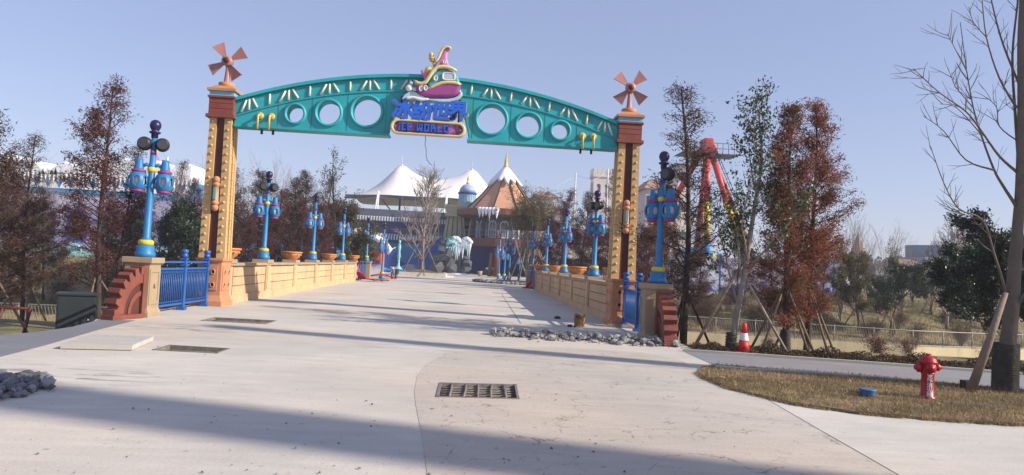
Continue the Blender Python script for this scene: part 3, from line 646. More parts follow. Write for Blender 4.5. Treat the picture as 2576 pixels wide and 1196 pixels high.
q = MB(); g1, g2, g3 = [e8([p])[0] for p in ((217, 527), (237, 476), (275, 540))]
q.ball((g1[0], -.06, g1[1]), .105, 18, sy=.8); q.ball((g2[0], -.06, g2[1]), .05, 14); q.ball((g3[0], -.03, g3[1]), .06, 14, sx=1.5); q.build('splash_drop', M['white'], ship)
q = MB()
for sx in (-.6, .5): q.box(sx-.03, sx+.03, .12, .26, .25, .31)
q.build('bracket', M['black'], ship)

# lettering sign
sign = empty('lettering_sign', (XC, 20.9, 5.35), 'blue Chinese characters over a plum plate reading ICE WORLD below the ship', 'lettering sign')
sl = M['gold']
for ch, cx, w, dz, rot in (('冰', -.745, .62, .0, 4), ('纷', -.20, .58, -.03, 0), ('世', .33, .58, .0, -3), ('界', .83, .56, .04, 0)):
    T = plane_xz() @ Matrix.Rotation(R(rot), 4, 'Z')
    def bold(nm, rad, d0, y0, mt, n_):
        me0 = None; bm = bmesh.new()
        for i in range(n_+1):
            ox_, oz_ = (0, 0) if i == 0 else (rad*math.cos(2*PI*i/n_), rad*math.sin(2*PI*i/n_))
            o = text(nm, ch, w, d0+.0006*i, None, mt, (cx+ox_, y0, .47+dz+oz_), offset=.006, T=T); bm.from_mesh(o.data); bpy.data.objects.remove(o)
        me = bpy.data.meshes.new(nm); bm.to_mesh(me); bm.free(); me.materials.append(mt); link(nm, me, sign)
    bold('character_backing', .034, .13, .02, sl, 8); bold('character', .019, .06, -.075, M['letter'], 6)
def capsule(hw, hh, n=14): return [(hw-hh+hh*math.cos(t), hh*math.sin(t)) for t in np.linspace(-PI/2, PI/2, n)]+[(-(hw-hh)+hh*math.cos(t), hh*math.sin(t)) for t in np.linspace(PI/2, 3*PI/2, n)]
shape('plate', [capsule(1.0, .16)], .08, 0, sign, M['plate'], y=.01)
shape('plate_rim', [capsule(1.07, .215), capsule(.985, .150)[::-1]], .20, .03, sign, M['cream'], y=0, bres=3)
# blocky Latin letters drawn on a grid
GL = {'i': ['1', '0', '1', '1', '1'], 'C': ['111', '100', '100', '100', '111'], 'E': ['111', '100', '110', '100', '111'], 'W': ['10101', '10101', '10101', '11111', '11011'], 'O': ['1111', '1001', '1001', '1001', '1111'], 'R': ['1110', '1010', '1111', '1001', '1001'], 'L': ['1000', '1000', '1000', '1000', '1111'], 'D': ['1110', '1001', '1001', '1001', '1110']}
xx = -.82
for ch in 'iCE WORLD':
    if ch == ' ': xx += .11; continue
    g = GL[ch]; cw = .034 if ch != 'W' else .032; q = MB(); wd = len(g[0])*cw
    for r_, row in enumerate(g):
        c0 = 0
        while c0 < len(row):
            if row[c0] == '1':
                c1 = c0
                while c1+1 < len(row) and row[c1+1] == '1': c1 += 1
                zt = .108-r_*.043; q.box(xx+c0*cw, xx+(c1+1)*cw, -.125-.0005*r_, -.031, zt-.0435, zt)
                c0 = c1+1
            else: c0 += 1
    q.build('letter', M['letter'], sign); xx += wd+.052
q = MB()
for cx in (-.92, .92): q.ball((cx, -.04, 0), .028, 10)
q.build('stud', M['cream'], sign)
q = MB()
for cx in (-.8, .85): q.box(cx-.03, cx+.03, .03, .12, .18, .9)
q.build('mounting_bar', M['black'], sign)
cb = MB(); p0 = V(1070, 345, 20.9); pts = [V(x, y, 20.9) for x, y in ((1070, 343), (1071, 352), (1069, 362), (1072, 376), (1072, 392), (1075, 404), (1081, 412), (1086, 416))]
cb.tube(pts, .009, 5); tag(cb.build('cable', M['black']), 'thin dark loose cable dangling below the lettering sign', 'cable')

# ================================================================== WALLS, PIERS, FENCES, GEARS
def parapet(side, label):
    x0 = -7.0 if side < 0 else 4.27; x1 = -7.28 if side < 0 else 4.33; y0, y1 = 21.72, 47.6; T = .42
    rt = empty('parapet_wall', ((x0+x1)/2, (y0+y1)/2, 0), label, 'parapet wall', 'rendered parapet walls along the bridge')
    ox, oy = rt.location.x, rt.location.y; s = side
    def X(y): return x0+(x1-x0)*(y-y0)/(y1-y0)-ox
    def slabx(q, ya, yb, a, b, z0, z1, mi=0):    # a,b = offsets measured outward from the inner face
        vs = []
        for y in (ya, yb):
            for o in (a, b):
                for z in (z0, z1): vs.append((X(y)+s*o, y-oy, z))
        f = [(0, 1, 3, 2), (4, 6, 7, 5), (0, 4, 5, 1), (2, 3, 7, 6), (0, 2, 6, 4), (1, 5, 7, 3)]
        q.add(vs, f, mi)
    q = MB(); slabx(q, y0, y1, .03, T-.03, 0, 1.13); q.build('wall_body', M['wall'], rt)
    q = MB(); slabx(q, y0, y1-.002, -.02, T+.02, 0, .24); q.build('plinth', M['wall'], rt)
    q = MB(); slabx(q, y0, y1+.02, -.035, T+.035, 1.13, 1.21); q.build('coping', M['stone'], rt)
    nseg = 6; st = (y1-.35-y0)/nseg
    for k in range(nseg+1):
        yc = y0+.28+k*st
        if k > 0:
            q = MB(); slabx(q, yc-.26, yc+.26, -.0, T, .24, 1.13); slabx(q, yc-.17, yc+.17, -.025, .0, .30, 1.06); q.build('pilaster', M['wall'], rt)
        q = MB(); slabx(q, yc-.40, yc+.40, -.06, T+.06, 1.2, 1.32); q.build('coping_block', M['stone'], rt)
        if k < nseg:
            q = MB(); a, b = yc+.30, yc+st-.30
            for z in (.52, .80, 1.085): slabx(q, a, b, .022, .031, z-.009, z+.009)
            slabx(q, a, a+.02, .0215, .0305, .24, 1.09); slabx(q, b-.02, b, .0215, .0305, .24, 1.09)
            q.build('joint_lines', M['joint'], rt)
    return [(X(y0+.28+k*st)+ox+s*T/2, y0+.28+k*st) for k in range(nseg+1)]
PL = parapet(-1, 'long sandy parapet wall along the left side of the bridge')
PR = parapet(1, 'long sandy parapet wall along the right side of the bridge')
def pier(x, y, label):
    rt = empty('wall_pier', (x, y, 0), label, 'pier', 'sand coloured piers with lamps at the ends of the bridge'); rt.scale = (.86, .72, 1)
    MB().frus(0, 0, 0, .10, .36, .46, .36, .46).frus(0, 0, .10, .2, .36, .46, .31, .41).box(-.31, .31, -.41, .41, .2, 1.16).build('pier_body', M['stone'], rt)
    for s in (-1, 1):
        q = MB()
        for yy in (-.31, .31): q.box(s*.31 if s > 0 else -.33, .33 if s > 0 else -.31, yy-.055, yy+.055, .28, 1.08)
        q.box(s*.31 if s > 0 else -.33, .33 if s > 0 else -.31, -.255, .255, 1.0, 1.08); q.box(s*.31 if s > 0 else -.33, .33 if s > 0 else -.31, -.255, .255, .28, .36)
        q.build('panel_frame', M['stone'], rt)
    q = MB(); q.frus(0, 0, 1.16, 1.21, .31, .41, .38, .48).box(-.38, .38, -.48, .48, 1.21, 1.33, bev=.01); q.build('cap', M['stone'], rt)
    q = MB(); q.lathe([(.03, .331), (.06, .345), (.03, .345)], (0, 0, .7), 12, 0, 'x'); q.build('medallion', M['stone'], rt)
pier(-7.33, 16.95, 'sand coloured pier between left terracotta gear and blue railing')
pier(4.37, 16.95, 'sand coloured pier between right terracotta gear and blue railing')
def gear(p, ang, label):
    rt = empty('gear_ornament', p, label, 'gear ornament', 'terracotta quarter gears leaning against the piers', rz=ang)
    # local +X runs away from the pier, quarter wheel centred at the origin
    rt.scale = (.86, .9, 1)
    RO, RI, t = .84, .62, .15
    def arc(r, n=14, a0=0, a1=PI/2): return [(r*math.cos(a), r*math.sin(a)*1.08+.1) for a in np.linspace(a0, a1, n)]
    shape('rim', [arc(RO)+arc(RI)[::-1]], t*2, .015, rt, M['gear'])
    q = MB()
    for k in range(7):
        a = R(3+k*13.5); T = Matrix.Translation((0, 0, .1)) @ Matrix.Diagonal((1, 1, 1.08, 1)) @ Matrix.Rotation(-a, 4, 'Y')
        vs = [T @ Vector(v) for v in ((RO-.03, -t-.02, -.075), (RO-.03, t+.02, -.075), (RO-.03, t+.02, .075), (RO-.03, -t-.02, .075), (RO+.12, -t-.02, -.045), (RO+.12, t+.02, -.045), (RO+.12, t+.02, .06), (RO+.12, -t-.02, .06))]
        q.add(vs, [(0, 1, 2, 3), (7, 6, 5, 4), (4, 5, 1, 0), (5, 6, 2, 1), (6, 7, 3, 2), (7, 4, 0, 3)])
    q.build('teeth', M['gear'], rt)
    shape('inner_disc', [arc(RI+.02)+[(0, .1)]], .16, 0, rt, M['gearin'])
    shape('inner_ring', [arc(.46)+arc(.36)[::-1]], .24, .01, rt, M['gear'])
    for k in range(6):
        q = MB(); a = R(8+k*15); d = Vector((math.cos(a), 0, math.sin(a)*1.08)); q.tube([d*.22+Vector((0, 0, .1)), d*.6+Vector((0, 0, .1))], .028, 6)
        q.ball((d.x*.54, 0, d.z*.54+.1), .05, 8)
        q.build('spoke', M['gear'], rt)
    MB().box(-.02, RO+.16, -t-.03, t+.03, 0, .10, bev=.012).build('foot', M['gear'], rt)
    MB().box(-.06, .05, -t-.02, t+.02, .1, 1.16, bev=.01).build('upright', M['gear'], rt)
gear((-7.22, 16.55, 0), R(-107), 'terracotta quarter gear leaning on the left pier beside the grey cabinet')
gear((4.44, 16.5, 0), R(-90), 'terracotta quarter gear on the right pier beside the traffic cone')
def railing(x, ya, yb, label, nx=None):
    rt = empty('blue_railing', (x, (ya+yb)/2, 0), label, 'railing', 'short blue railings between pier and pillar'); oy = (ya+yb)/2
    L_ = yb-ya; ps = [-.03+L_*(-.5)+.12, 0.05, L_/2-.10]
    for py in ps[1:]:
        q = MB(); q.box(-.10, .10, py-.10, py+.10, 0, .07).box(-.06, .06, py-.06, py+.06, .07, 1.28); q.box(-.085, .085, py-.085, py+.085, 1.12, 1.17).box(-.08, .08, py-.08, py+.08, 1.28, 1.33)
        q.lathe([(.05, 1.33), (.085, 1.35), (.085, 1.41), (.06, 1.44), (.09, 1.46), (.09, 1.54), (.001, 1.55)], (0, py, 0), 10); q.build('post', M['fblue'], rt)
    q = MB()
    for z, h in ((.15, .05), (1.03, .05), (1.2, .045)): q.box(-.035, .035, -L_/2+.02, L_/2-.16, z, z+h)
    q.build('rails', M['fblue'], rt)
    q = MB()
    for a, b in ((-L_/2+.06, -.03), (.15, L_/2-.20)):
        n_ = int((b-a)/.105)
        for i in range(n_+1):
            y = a+(b-a)*i/n_; q.tube([(0, y, .2), (0, y, 1.03)], .014, 6); q.box(-.024, .024, y-.024, y+.024, .23, .27).box(-.024, .024, y-.024, y+.024, .95, .99)
    q.build('balusters', M['fblue'], rt)
railing(-7.27, 17.35, 20.86, 'sunlit blue railing between left pier and left gate pillar')
railing(4.50, 17.35, 20.86, 'shaded blue railing between right pier and right gate pillar')

# ================================================================== LAMPS, POTS
def lamp_mesh(root, floods=0, rings=True):
    q = MB(); q.lathe([(.215, 0), (.215, .10), (.19, .13), (.185, .26), (.14, .28)], (0, 0, 0), 20); q.lathe([(.135, .38), (.105, .42), (.082, .46), (.072, 1.6), (.062, 2.72), (.001, 2.73)], (0, 0, 0), 14); q.build('pole', M['lblue'], root)
    q = MB(); q.lathe([(.14, .27), (.165, .30), (.165, .36), (.135, .39)], (0, 0, 0), 20); q.build('yellow_band', M['lyel'], root); q = MB(); q.lathe([(.068, 1.93), (.095, 1.94), (.095, 2.03), (.068, 2.04)], (0, 0, 0), 14); q.build('yellow_band', M['lyel'], root)
    q = MB(); q.lathe([(.06, 2.70), (.075, 2.72), (.075, 2.80), (.12, 2.82), (.125, 2.85), (.07, 2.87), (.09, 2.90), (.12, 2.96), (.125, 3.01), (.10, 3.08), (.05, 3.12), (.001, 3.13)], (0, 0, 0), 18); q.build('finial', M['lpur'], root)
    q = MB(); q.ball((0, -.075, 2.38), .05, 10); q.build('knob', M['lpink'], root)
    for s in (-1, 1):
        cx = s*.27
        an = []
        # lantern shell with oval openings
        lan = MB(); nb = 14; z0, z1 = 1.50, 1.92; ns = 48; rows = 16
        def rad(t): return .115+.095*math.sin(PI*min(max(t, 0), 1))**.7
        vs = []; fs = []
        for i in range(rows+1):
            t = i/rows; r_ = rad(t)
            for k in range(ns): a = 2*PI*k/ns; vs.append((cx+r_*math.cos(a), r_*math.sin(a), z0+(z1-z0)*t))
        for i in range(rows):
            for k in range(ns):
                tt = (i+.5)/rows; ak = ((k+.5)/ns*6) % 1-.5
                if (ak/.30)**2+((tt-.5)/.27)**2 < 1: continue
                fs.append((i*ns+k, i*ns+(k+1) % ns, (i+1)*ns+(k+1) % ns, (i+1)*ns+k))
        lan.add(vs, fs, 0, True)
        lan.lathe([(.115, z0), (.001, z0+.005)], (cx, 0, 0), 16); lan.lathe([(.11, 1.96), (.105, 2.0), (.085, 2.14), (.075, 2.22), (.001, 2.225)], (cx, 0, 0), 16)
        lan.tube([(s*.05, 0, 2.06), (s*.12, 0, 2.10), (s*.18, 0, 2.06)], .03, 8); lan.tube([(s*.05, 0, 1.62), (s*.1, 0, 1.60), (s*.14, 0, 1.6)], .03, 8)
        lo = lan.build('lantern', M['lblue'], root)
        so = lo.modifiers.new('thick', 'SOLIDIFY'); so.thickness = .012
        q = MB(); q.lathe([(.12, 1.90), (.155, 1.92), (.155, 1.96), (.10, 1.98)], (cx, 0, 0), 20); q.build('ring', M['lpink'], lo); q = MB(); q.lathe([(.12, 1.52), (.145, 1.50), (.135, 1.465), (.09, 1.45), (.001, 1.45)], (cx, 0, 0), 20); q.build('ring', M['lpink'], lo)
        q = MB(); q.lathe([(.001, 1.53), (.08, 1.55), (.14, 1.63), (.14, 1.8), (.08, 1.88), (.001, 1.9)], (cx, 0, 0), 18); q.build('glass', M['glow'], lo)
    for i in range(floods):
        s = -1 if i == 0 else 1
        if floods == 1: s = 1
        T = Matrix.Translation((s*.175, 0, 2.56)) @ Matrix.Diagonal((.87, .87, .87, 1)) @ Matrix.Rotation(R(s*8), 4, 'Z')
        q = MB(); q.lathe([(.03, -.20), (.15, -.19), (.165, -.15), (.165, -.02), (.14, .10), (.06, .18), (.001, .19)], (0, 0, 0), 20, 0, 'y', T=T)
        for kk in range(5): q.lathe([(.172, -.12+kk*.03), (.176, -.112+kk*.03), (.172, -.104+kk*.03)], (0, 0, 0), 20, 0, 'y', T=T)
        q.tube([(s*.03, 0, 2.56), (s*.1, 0, 2.56)], .02, 6); f = q.build('floodlight', M['black'], root)
        MB().lathe([(.001, -.193), (.125, -.203)], (0, 0, 0), 20, 0, 'y', T=T).build('lens', mat('dark_lens', (.05, .05, .06), .12, .1, 4, 0), f)
def lamp_proto(floods):
    rt = bpy.data.objects.new('street_lamp', None); COL.objects.link(rt); rt['category'] = 'street lamp'; rt['group'] = 'blue lamps with two lanterns along the bridge and plaza'
    lamp_mesh(rt, floods); return rt
_protos = {0: lamp_proto(0), 1: lamp_proto(1), 2: lamp_proto(2)}; _used = set()
def lamp(x, y, z, rz, fl, label, sc=1.0, sz=None):
    if fl in _used: o = copy_tree(_protos[fl])
    else: o = _protos[fl]; _used.add(fl)
    o.location = (x, y, z); o.rotation_euler = (math.sin(x*31+y*7)*.010, math.cos(y*13+x)*.010, rz); o.scale = (sc, sc, sz or sc); o['label'] = label; return o
lamp(-7.31, 16.95, 1.33, R(14), 2, 'tall blue double lamp with two black floodlights on the left pier')
lamp(4.42, 16.95, 1.33, R(-58), 1, 'tall blue double lamp with one black floodlight on the right pier')
lamp(PL[1][0], PL[1][1], 1.32, R(30), 2, 'blue double lamp with two floodlights on the left parapet wall')
lamp(PR[1][0], PR[1][1], 1.32, R(-62), 2, 'blue double lamp with two floodlights on the right parapet wall')
lamp(PL[3][0], PL[3][1], 1.32, R(42), 0, 'blue double lamp without floodlights at the middle of the left parapet wall')
lamp(PR[3][0], PR[3][1], 1.32, R(-64), 0, 'blue double lamp without floodlights at the middle of the right parapet wall')
lamp(PL[5][0], PL[5][1], 1.32, R(45), 0, 'blue double lamp near the far end of the left parapet wall')
lamp(PR[5][0], PR[5][1], 1.32, R(-66), 0, 'blue double lamp near the far end of the right parapet wall')
lamp(-7.35, 52.6, 1.28, R(50), 0, 'blue double lamp on the far left gate pier behind the parapet wall')
lamp(4.3, 50.8, 1.28, R(-68), 0, 'blue double lamp on the far right gate pier behind the parapet wall')
p = G(960, 702); lamp(p.x, p.y, 0, R(50), 0, 'blue lamp standing in bunched red cloth on the plaza', 1.0, 1.38)
p = G(1254, 704); lamp(p.x, p.y, 0, R(10), 0, 'blue plaza lamp leftmost of the cluster by the multi-stemmed tree', 1.0, 1.5)
p = G(1279, 713); lamp(p.x, p.y, 0, R(-20), 0, 'tallest blue plaza lamp of the cluster by the multi-stemmed tree', 1.0, 1.68)
p = G(1268, 703); lamp(p.x, p.y, 0, R(30), 0, 'middle blue plaza lamp of the cluster by the multi-stemmed tree', 1.0, 1.4)
p = G(1306, 700); lamp(p.x, p.y, 0, R(30), 0, 'short blue plaza lamp partly behind the multi-stemmed tree', 1.0, 1.15)
def pot(x, y, z, label, first=[]):
    if not first:
        rt = bpy.data.objects.new('flower_bowl', None); COL.objects.link(rt)
        q = MB(); q.lathe([(.20, 0), (.22, .03), (.30, .10), (.37, .20), (.385, .27)], (0, 0, 0), 28); q.build('bowl', M['pot'], rt)
        q = MB(); q.lathe([(.385, .265), (.42, .275), (.43, .31), (.41, .335), (.37, .335), (.36, .28), (.001, .275)], (0, 0, 0), 28); q.build('rim', M['pot'], rt)
        q = MB()
        for k in range(10):
            a = k*2*PI/10; q.ball((.375*math.cos(a), .375*math.sin(a), .2), .035, 8)
        q.build('bosses', M['pot'], rt); first.append(rt); o = rt
    else: o = copy_tree(first[0])
    o.location = (x, y, z); tag(o, label, 'flower bowl', 'empty terracotta bowls on the parapet walls'); return o
nm = ['beside the gate pillar', 'second from the gate pillar', 'third from the gate pillar', 'at the far end']
for i, k in enumerate((0, 2, 4, 6)):
    pot(PL[k][0]-.0, PL[k][1]+(.15 if k == 0 else 0), 1.32, 'empty terracotta bowl on left parapet wall, '+nm[i])
    pot(PR[k][0]+.0, PR[k][1]+(.15 if k == 0 else 0), 1.32, 'empty terracotta bowl on right parapet wall, '+nm[i])
# far gates at the bridge end
for s, x, lab in ((-1, -7.35, 'left'), (1, 4.3, 'right')):
    rt = empty('far_gate', (x, 51.0 if s < 0 else 50, 0), 'blue closed gate panel and pier beyond the %s parapet wall' % lab, 'gate', 'small blue gates at the far end of the bridge')
    y0 = 0; d = 1.6 if s < 0 else .8
    MB().frus(0, d, 0, 1.18, .33, .33, .33, .33).box(-.38, .38, d-.38, d+.38, 1.18, 1.28).build('pier', M['stone'], rt)
    q = MB(); q.box(-.03, .03, -1.6, d-.35, .1, 1.05)
    for yy in (-1.6, -.6, d-.5): q.box(-.05, .05, yy-.05, yy+.05, 0, 1.25)
    q.build('panel', mat('navy_gate_panel', '2a4f86', .5, .15, 3), rt)
# cloths
def cloth(name, label, pts, w, seed, material='red_cloth'):
    r_ = random.Random(seed); q = MB(); n_ = 18; vs = []
    P_ = []
    for i in range(len(pts)-1):
        for t in np.linspace(0, 1, 7)[:-1]: P_.append(Vector(pts[i]).lerp(Vector(pts[i+1]), t))
    P_.append(Vector(pts[-1]))
    ww = np.interp(np.linspace(0, 1, len(P_)), np.linspace(0, 1, len(w)), w)
    for i, p in enumerate(P_):
        t = (P_[min(i+1, len(P_)-1)]-P_[max(i-1, 0)]).normalized(); s = Vector((-t.y, t.x, 0)); s = s.normalized() if s.length > .1 else Vector((1, 0, 0))
        for k in range(9):
            u = k/8-.5; vs.append(p+s*u*ww[i]+Vector((0, 0, abs(math.sin(k*2.1+i*.7))*.10+r_.random()*.04)))
    fs = [(i*9+k, i*9+k+1, (i+1)*9+k+1, (i+1)*9+k) for i in range(len(P_)-1) for k in range(8)]
    q.add(vs, fs, 0, True); o = q.build(name, mat('red_cloth', 'd8322f', .7, .15, 4, .3, 20, trans=.2)); so = o.modifiers.new('t', 'SOLIDIFY'); so.thickness = .01
    return tag(o, label, 'cloth', 'red cloths at the far bridge end')
a = G(903, 705); cloth('red_cloth', 'red cloth draped from the far left gate down onto the ground', [(-7.2, 47.9, 1.0), (-7.1, 47.9, .45), (-6.9, 48.2, .1), (-6.2, 48.6, .03), (-5.3, 48.9, .02)], [.3, .5, .8, .9, .5], 3)
p = G(960, 703); cloth('red_cloth', 'bunched red cloth around the foot of the plaza lamp', [(p.x-1.2, p.y-.3, .02), (p.x-.3, p.y-.4, .25), (p.x+.4, p.y-.4, .25), (p.x+1.0, p.y-.2, .02)], [.4, .9, .9, .4], 5)
cloth('red_cloth', 'red cloth hanging at the far end of the right parapet wall', [(4.3, 47.8, .95), (4.1, 47.8, .45), (3.9, 48.0, .05), (3.6, 48.2, .02)], [.2, .35, .5, .3], 9)

# ================================================================== SMALL THINGS
# drains
def grate(poly, z, nx_, ny_, label, cat, depth=.22, wob=0, rb=.014, name='drain_grate', floor=True):
    cx, cy = sum(p[0] for p in poly)/4, sum(p[1] for p in poly)/4
    rt = empty(name, (cx, cy, 0), label, cat); P4 = [Vector((p[0]-cx, p[1]-cy, 0)) for p in poly]
    def at(u, v): return P4[0].lerp(P4[1], u).lerp(P4[3].lerp(P4[2], u), v)
    q = MB()
    for a, b in zip(P4, P4[1:]+P4[:1]):
        t = (b-a).normalized(); s = Vector((-t.y, t.x, 0))*.03
        vs = [a-s*0-Vector((0, 0, .06)), b-Vector((0, 0, .06)), b+s-Vector((0, 0, .06)), a+s-Vector((0, 0, .06))]; vs += [v_+Vector((0, 0, .072)) for v_ in vs]
        q.add(vs, [(4, 5, 6, 7), (0, 1, 5, 4), (1, 2, 6, 5), (2, 3, 7, 6), (3, 0, 4, 7)])
    q.build('frame', mat('rusty_steel', (.22, .19, .17), .7, .3, 8, .3, 30, metal=.2), rt)
    q = MB(); r_ = random.Random(4)
    for i in range(1, nx_): q.tube([at(i/nx_, t)+Vector((r_.uniform(-1, 1)*wob, 0, z+.01)) for t in (0, .3, .6, 1)], rb, 6)
    for j in range(1, ny_): q.tube([at(t, j/ny_)+Vector((0, r_.uniform(-1, 1)*wob*1.6, z-.012)) for t in (0, .17, .33, .5, .67, .83, 1)], rb, 6)
    q.build('bars', mat('rusty_steel', (.22, .19, .17)), rt)
    MB().add([P4[i]+Vector((0, 0, -depth)) for i in range(4)], [(0, 1, 2, 3)]).build('pit_floor', mat('pit_silt', (.17, .14, .12), .95, .3, 6, .6, 20), rt)
grate(PIT_GRATE, -.02, 6, 6, 'square steel bar grate over an open pit in the near paving', 'drain grate', .14, .012, .015)
grate(PIT_DRAIN, -.05, 1, 5, 'long open drain pit with slats before the left gate pillar', 'drain pit', .2, 0, .03, name='drain_pit')
grate(PIT_RUT, -.10, 1, 1, 'shallow empty pit in the paving next to the concrete slab', 'drain pit', .12, 0, .01, name='drain_pit')
sb = MB(); vs = [(x, y, z) for z in (.012, .085) for x, y in SLABP]; sb.add(vs, [(3, 2, 1, 0), (4, 5, 6, 7), (0, 1, 5, 4), (1, 2, 6, 5), (2, 3, 7, 6), (3, 0, 4, 7)])
tag(sb.build('concrete_slab', concrete('slab_concrete', (.44, .43, .40), 0, .08)), 'square pale concrete cover slab lying raised on the left paving', 'concrete slab')
# cabinet
cz = -.88; c0 = V(190, 835, 19.2); cb_ = empty('utility_cabinet', (c0.x, c0.y, cz), 'dark grey metal utility cabinet standing left of the terracotta gear', 'utility cabinet', rz=R(22))
MB().box(-.42, .42, -.30, .30, .05, 1.13, bev=.012).build('body', M['cab'], cb_)
MB().box(-.46, .46, -.34, .34, 1.13, 1.19, bev=.012).build('lid', M['cab'], cb_)
MB().box(-.385, .385, -.312, -.302, .1, 1.09, bev=.004).build('door', M['cab'], cb_)
MB().box(.27, .31, -.335, -.314, .52, .56).build('handle', M['white'], cb_)
MB().box(-.6, .6, -.36, .36, -.3, .05).build('plinth', MK, cb_)
# hydrant
hp = G(2332, 1009)
hy_ = empty('fire_hydrant', (hp.x, hp.y, .03), 'red fire hydrant with white Chinese characters standing on the dry lawn', 'fire hydrant', rz=R(-14))
MB().lathe([(.115, 0), (.115, .025), (.088, .04), (.086, .36), (.095, .37), (.095, .39)], (0, 0, 0), 28).build('barrel', M['red'], hy_)
q = MB(); q.lathe([(.095, .39), (.10, .40), (.105, .52), (.125, .53), (.125, .55), (.115, .56), (.105, .59), (.07, .62), (.035, .632), (.03, .66), (.001, .66)], (0, 0, 0), 28); q.build('bonnet', M['red'], hy_)
for s, zc, rr_ in ((-1, .45, .07), (1, .47, .055)):
    q = MB(); q.lathe([(.05, 0), (.05, s*.05), (rr_, s*.055), (rr_, s*.10), (rr_*.6, s*.115), (rr_*.5, s*.14), (.001, s*.14)], (s*.045, 0, zc), 18, 0, 'x'); q.build('outlet', M['red'], hy_)
q = MB(); q.lathe([(.055, 0), (.055, -.04), (.07, -.045), (.07, -.09), (.03, -.1), (.03, -.12), (.001, -.12)], (0, -.045, .46), 18, 0, 'y'); q.build('outlet', M['red'], hy_)
for i, ch in enumerate('室外消火栓'):
    o = text('character', ch, .080, .004, hy_, M['white'], (.0, -.0885, .335-i*.066), offset=.0015)
    for v_ in o.data.vertices: r0 = .0895; v_.co.y += .0885-math.sqrt(max(r0*r0-v_.co.x**2, 0))
hy_.scale = (.95, .95, .95)
# bucket on lawn
bp = G(2182, 1004); b0 = empty('blue_tub', (bp.x, bp.y, .03), 'small round blue lidded tub on the dry lawn left of the hydrant', 'tub')
MB().lathe([(.085, 0), (.10, .03), (.108, .085), (.108, .1)], (0, 0, 0), 24).build('tub_body', mat('tub_blue', '4a6f9c', .5, .15, 5, .1, 30, dirt=.3), b0)
MB().lathe([(.112, .085), (.118, .09), (.118, .105), (.10, .11), (.001, .105)], (0, 0, 0), 24).build('lid', mat('tub_blue', '4a6f9c'), b0)
# cone
cp = V(1870, 892, 15.1); co = empty('traffic_cone', (cp.x, cp.y, 0), 'red and white traffic cone between the tree trunks by the path', 'traffic cone')
MB().box(-.17, .17, -.17, .17, 0, .035, bev=.01).build('base', M['conered'], co)
MB().lathe([(.125, .035), (.095, .27), (.088, .27)], (0, 0, 0), 20).build('cone_body', M['conered'], co); MB().lathe([(.066, .42), (.045, .60), (.035, .62), (.0005, .62)], (0, 0, 0), 20).build('cone_tip', M['conered'], co)
MB().lathe([(.0955, .27), (.0665, .42)], (0, 0, 0), 20, cap=False).build('white_band', M['white'], co)
# bucket can and phone near rubble
cp = G(1457, 822); cn = empty('paint_can', (cp.x, cp.y, 0), 'rusty old yellow paint can with wire handle near the right wall', 'paint can')
MB().lathe([(.14, 0), (.145, .01), (.145, .33), (.15, .34), (.14, .345), (.135, .33), (.13, .1), (.001, .1)], (0, 0, 0), 22).build('can_body', mat('rusty_yellow', (.36, .22, .05), .6, .3, 5, .2, 20, color2=(.16, .06, .03), c2scale=7), cn)
MB().tube([(.145*math.cos(a), -.0, .33+.2*math.sin(a)) for a in np.linspace(0, PI, 12)], .004, 5).build('handle', M['rail'], cn)
cp = G(1402, 802); q = MB(); q.box(-.09, .09, -.12, .12, .0, .05, bev=.01); q.box(-.05, .05, -.08, .08, .05, .075); o = q.build('black_block', M['black'], None, (cp.x, cp.y, .002)); tag(o, 'small black block lying on the paving left of the rusty can', 'block')
cp = G(1580, 823); q = MB(); q.box(-.9, .3, -.2, .02, .0, .03, 0, Matrix.Rotation(R(-10), 4, 'Z')); q.box(-.7, .5, -.45, -.28, .0, .03, 0, Matrix.Rotation(R(-16), 4, 'Z')); q.box(-.4, .7, -.2, -.02, .032, .06, 0, Matrix.Rotation(R(-5), 4, 'Z')); o = q.build('wood_planks', mat('plank_grey', (.3, .26, .21), .85, .25, 4, .4, 20), None, (cp.x-.2, cp.y, .003)); tag(o, 'grey wooden planks lying before the right blue railing', 'planks')
cp = G(1420, 822); q = MB(); q.rockb((0, 0, .03), .07, rr).rockb((.12, -.05, .02), .05, rr); o = q.build('debris_lump', M['black'], None, (cp.x+.15, cp.y, 0)); tag(o, 'dark lumps of rubbish at the foot of the rusty can', 'rubbish')
# junction box at pole foot
bp = G(2436, 985); q = MB(); q.box(-.10, .10, -.07, .07, 0, .14, bev=.01); o = q.build('ground_box', M['black'], None, (bp.x, bp.y, .03)); tag(o, 'small black box at the foot of the leaning pole', 'ground box')
gb = G(2400, 1022); q = MB()
for i in range(16): q.box(-.42+i*.053, -.39+i*.053, -.08, .08, 0, .012)
q.box(-.44, .44, -.10, -.08, 0, .014).box(-.44, .44, .08, .10, 0, .014); o = q.build('drain_strip', M['rail'], None, (gb.x+.3, gb.y, .034)); o.rotation_euler[2] = R(-8); tag(o, 'narrow slotted drain strip set in the lawn right of the hydrant', 'drain strip')

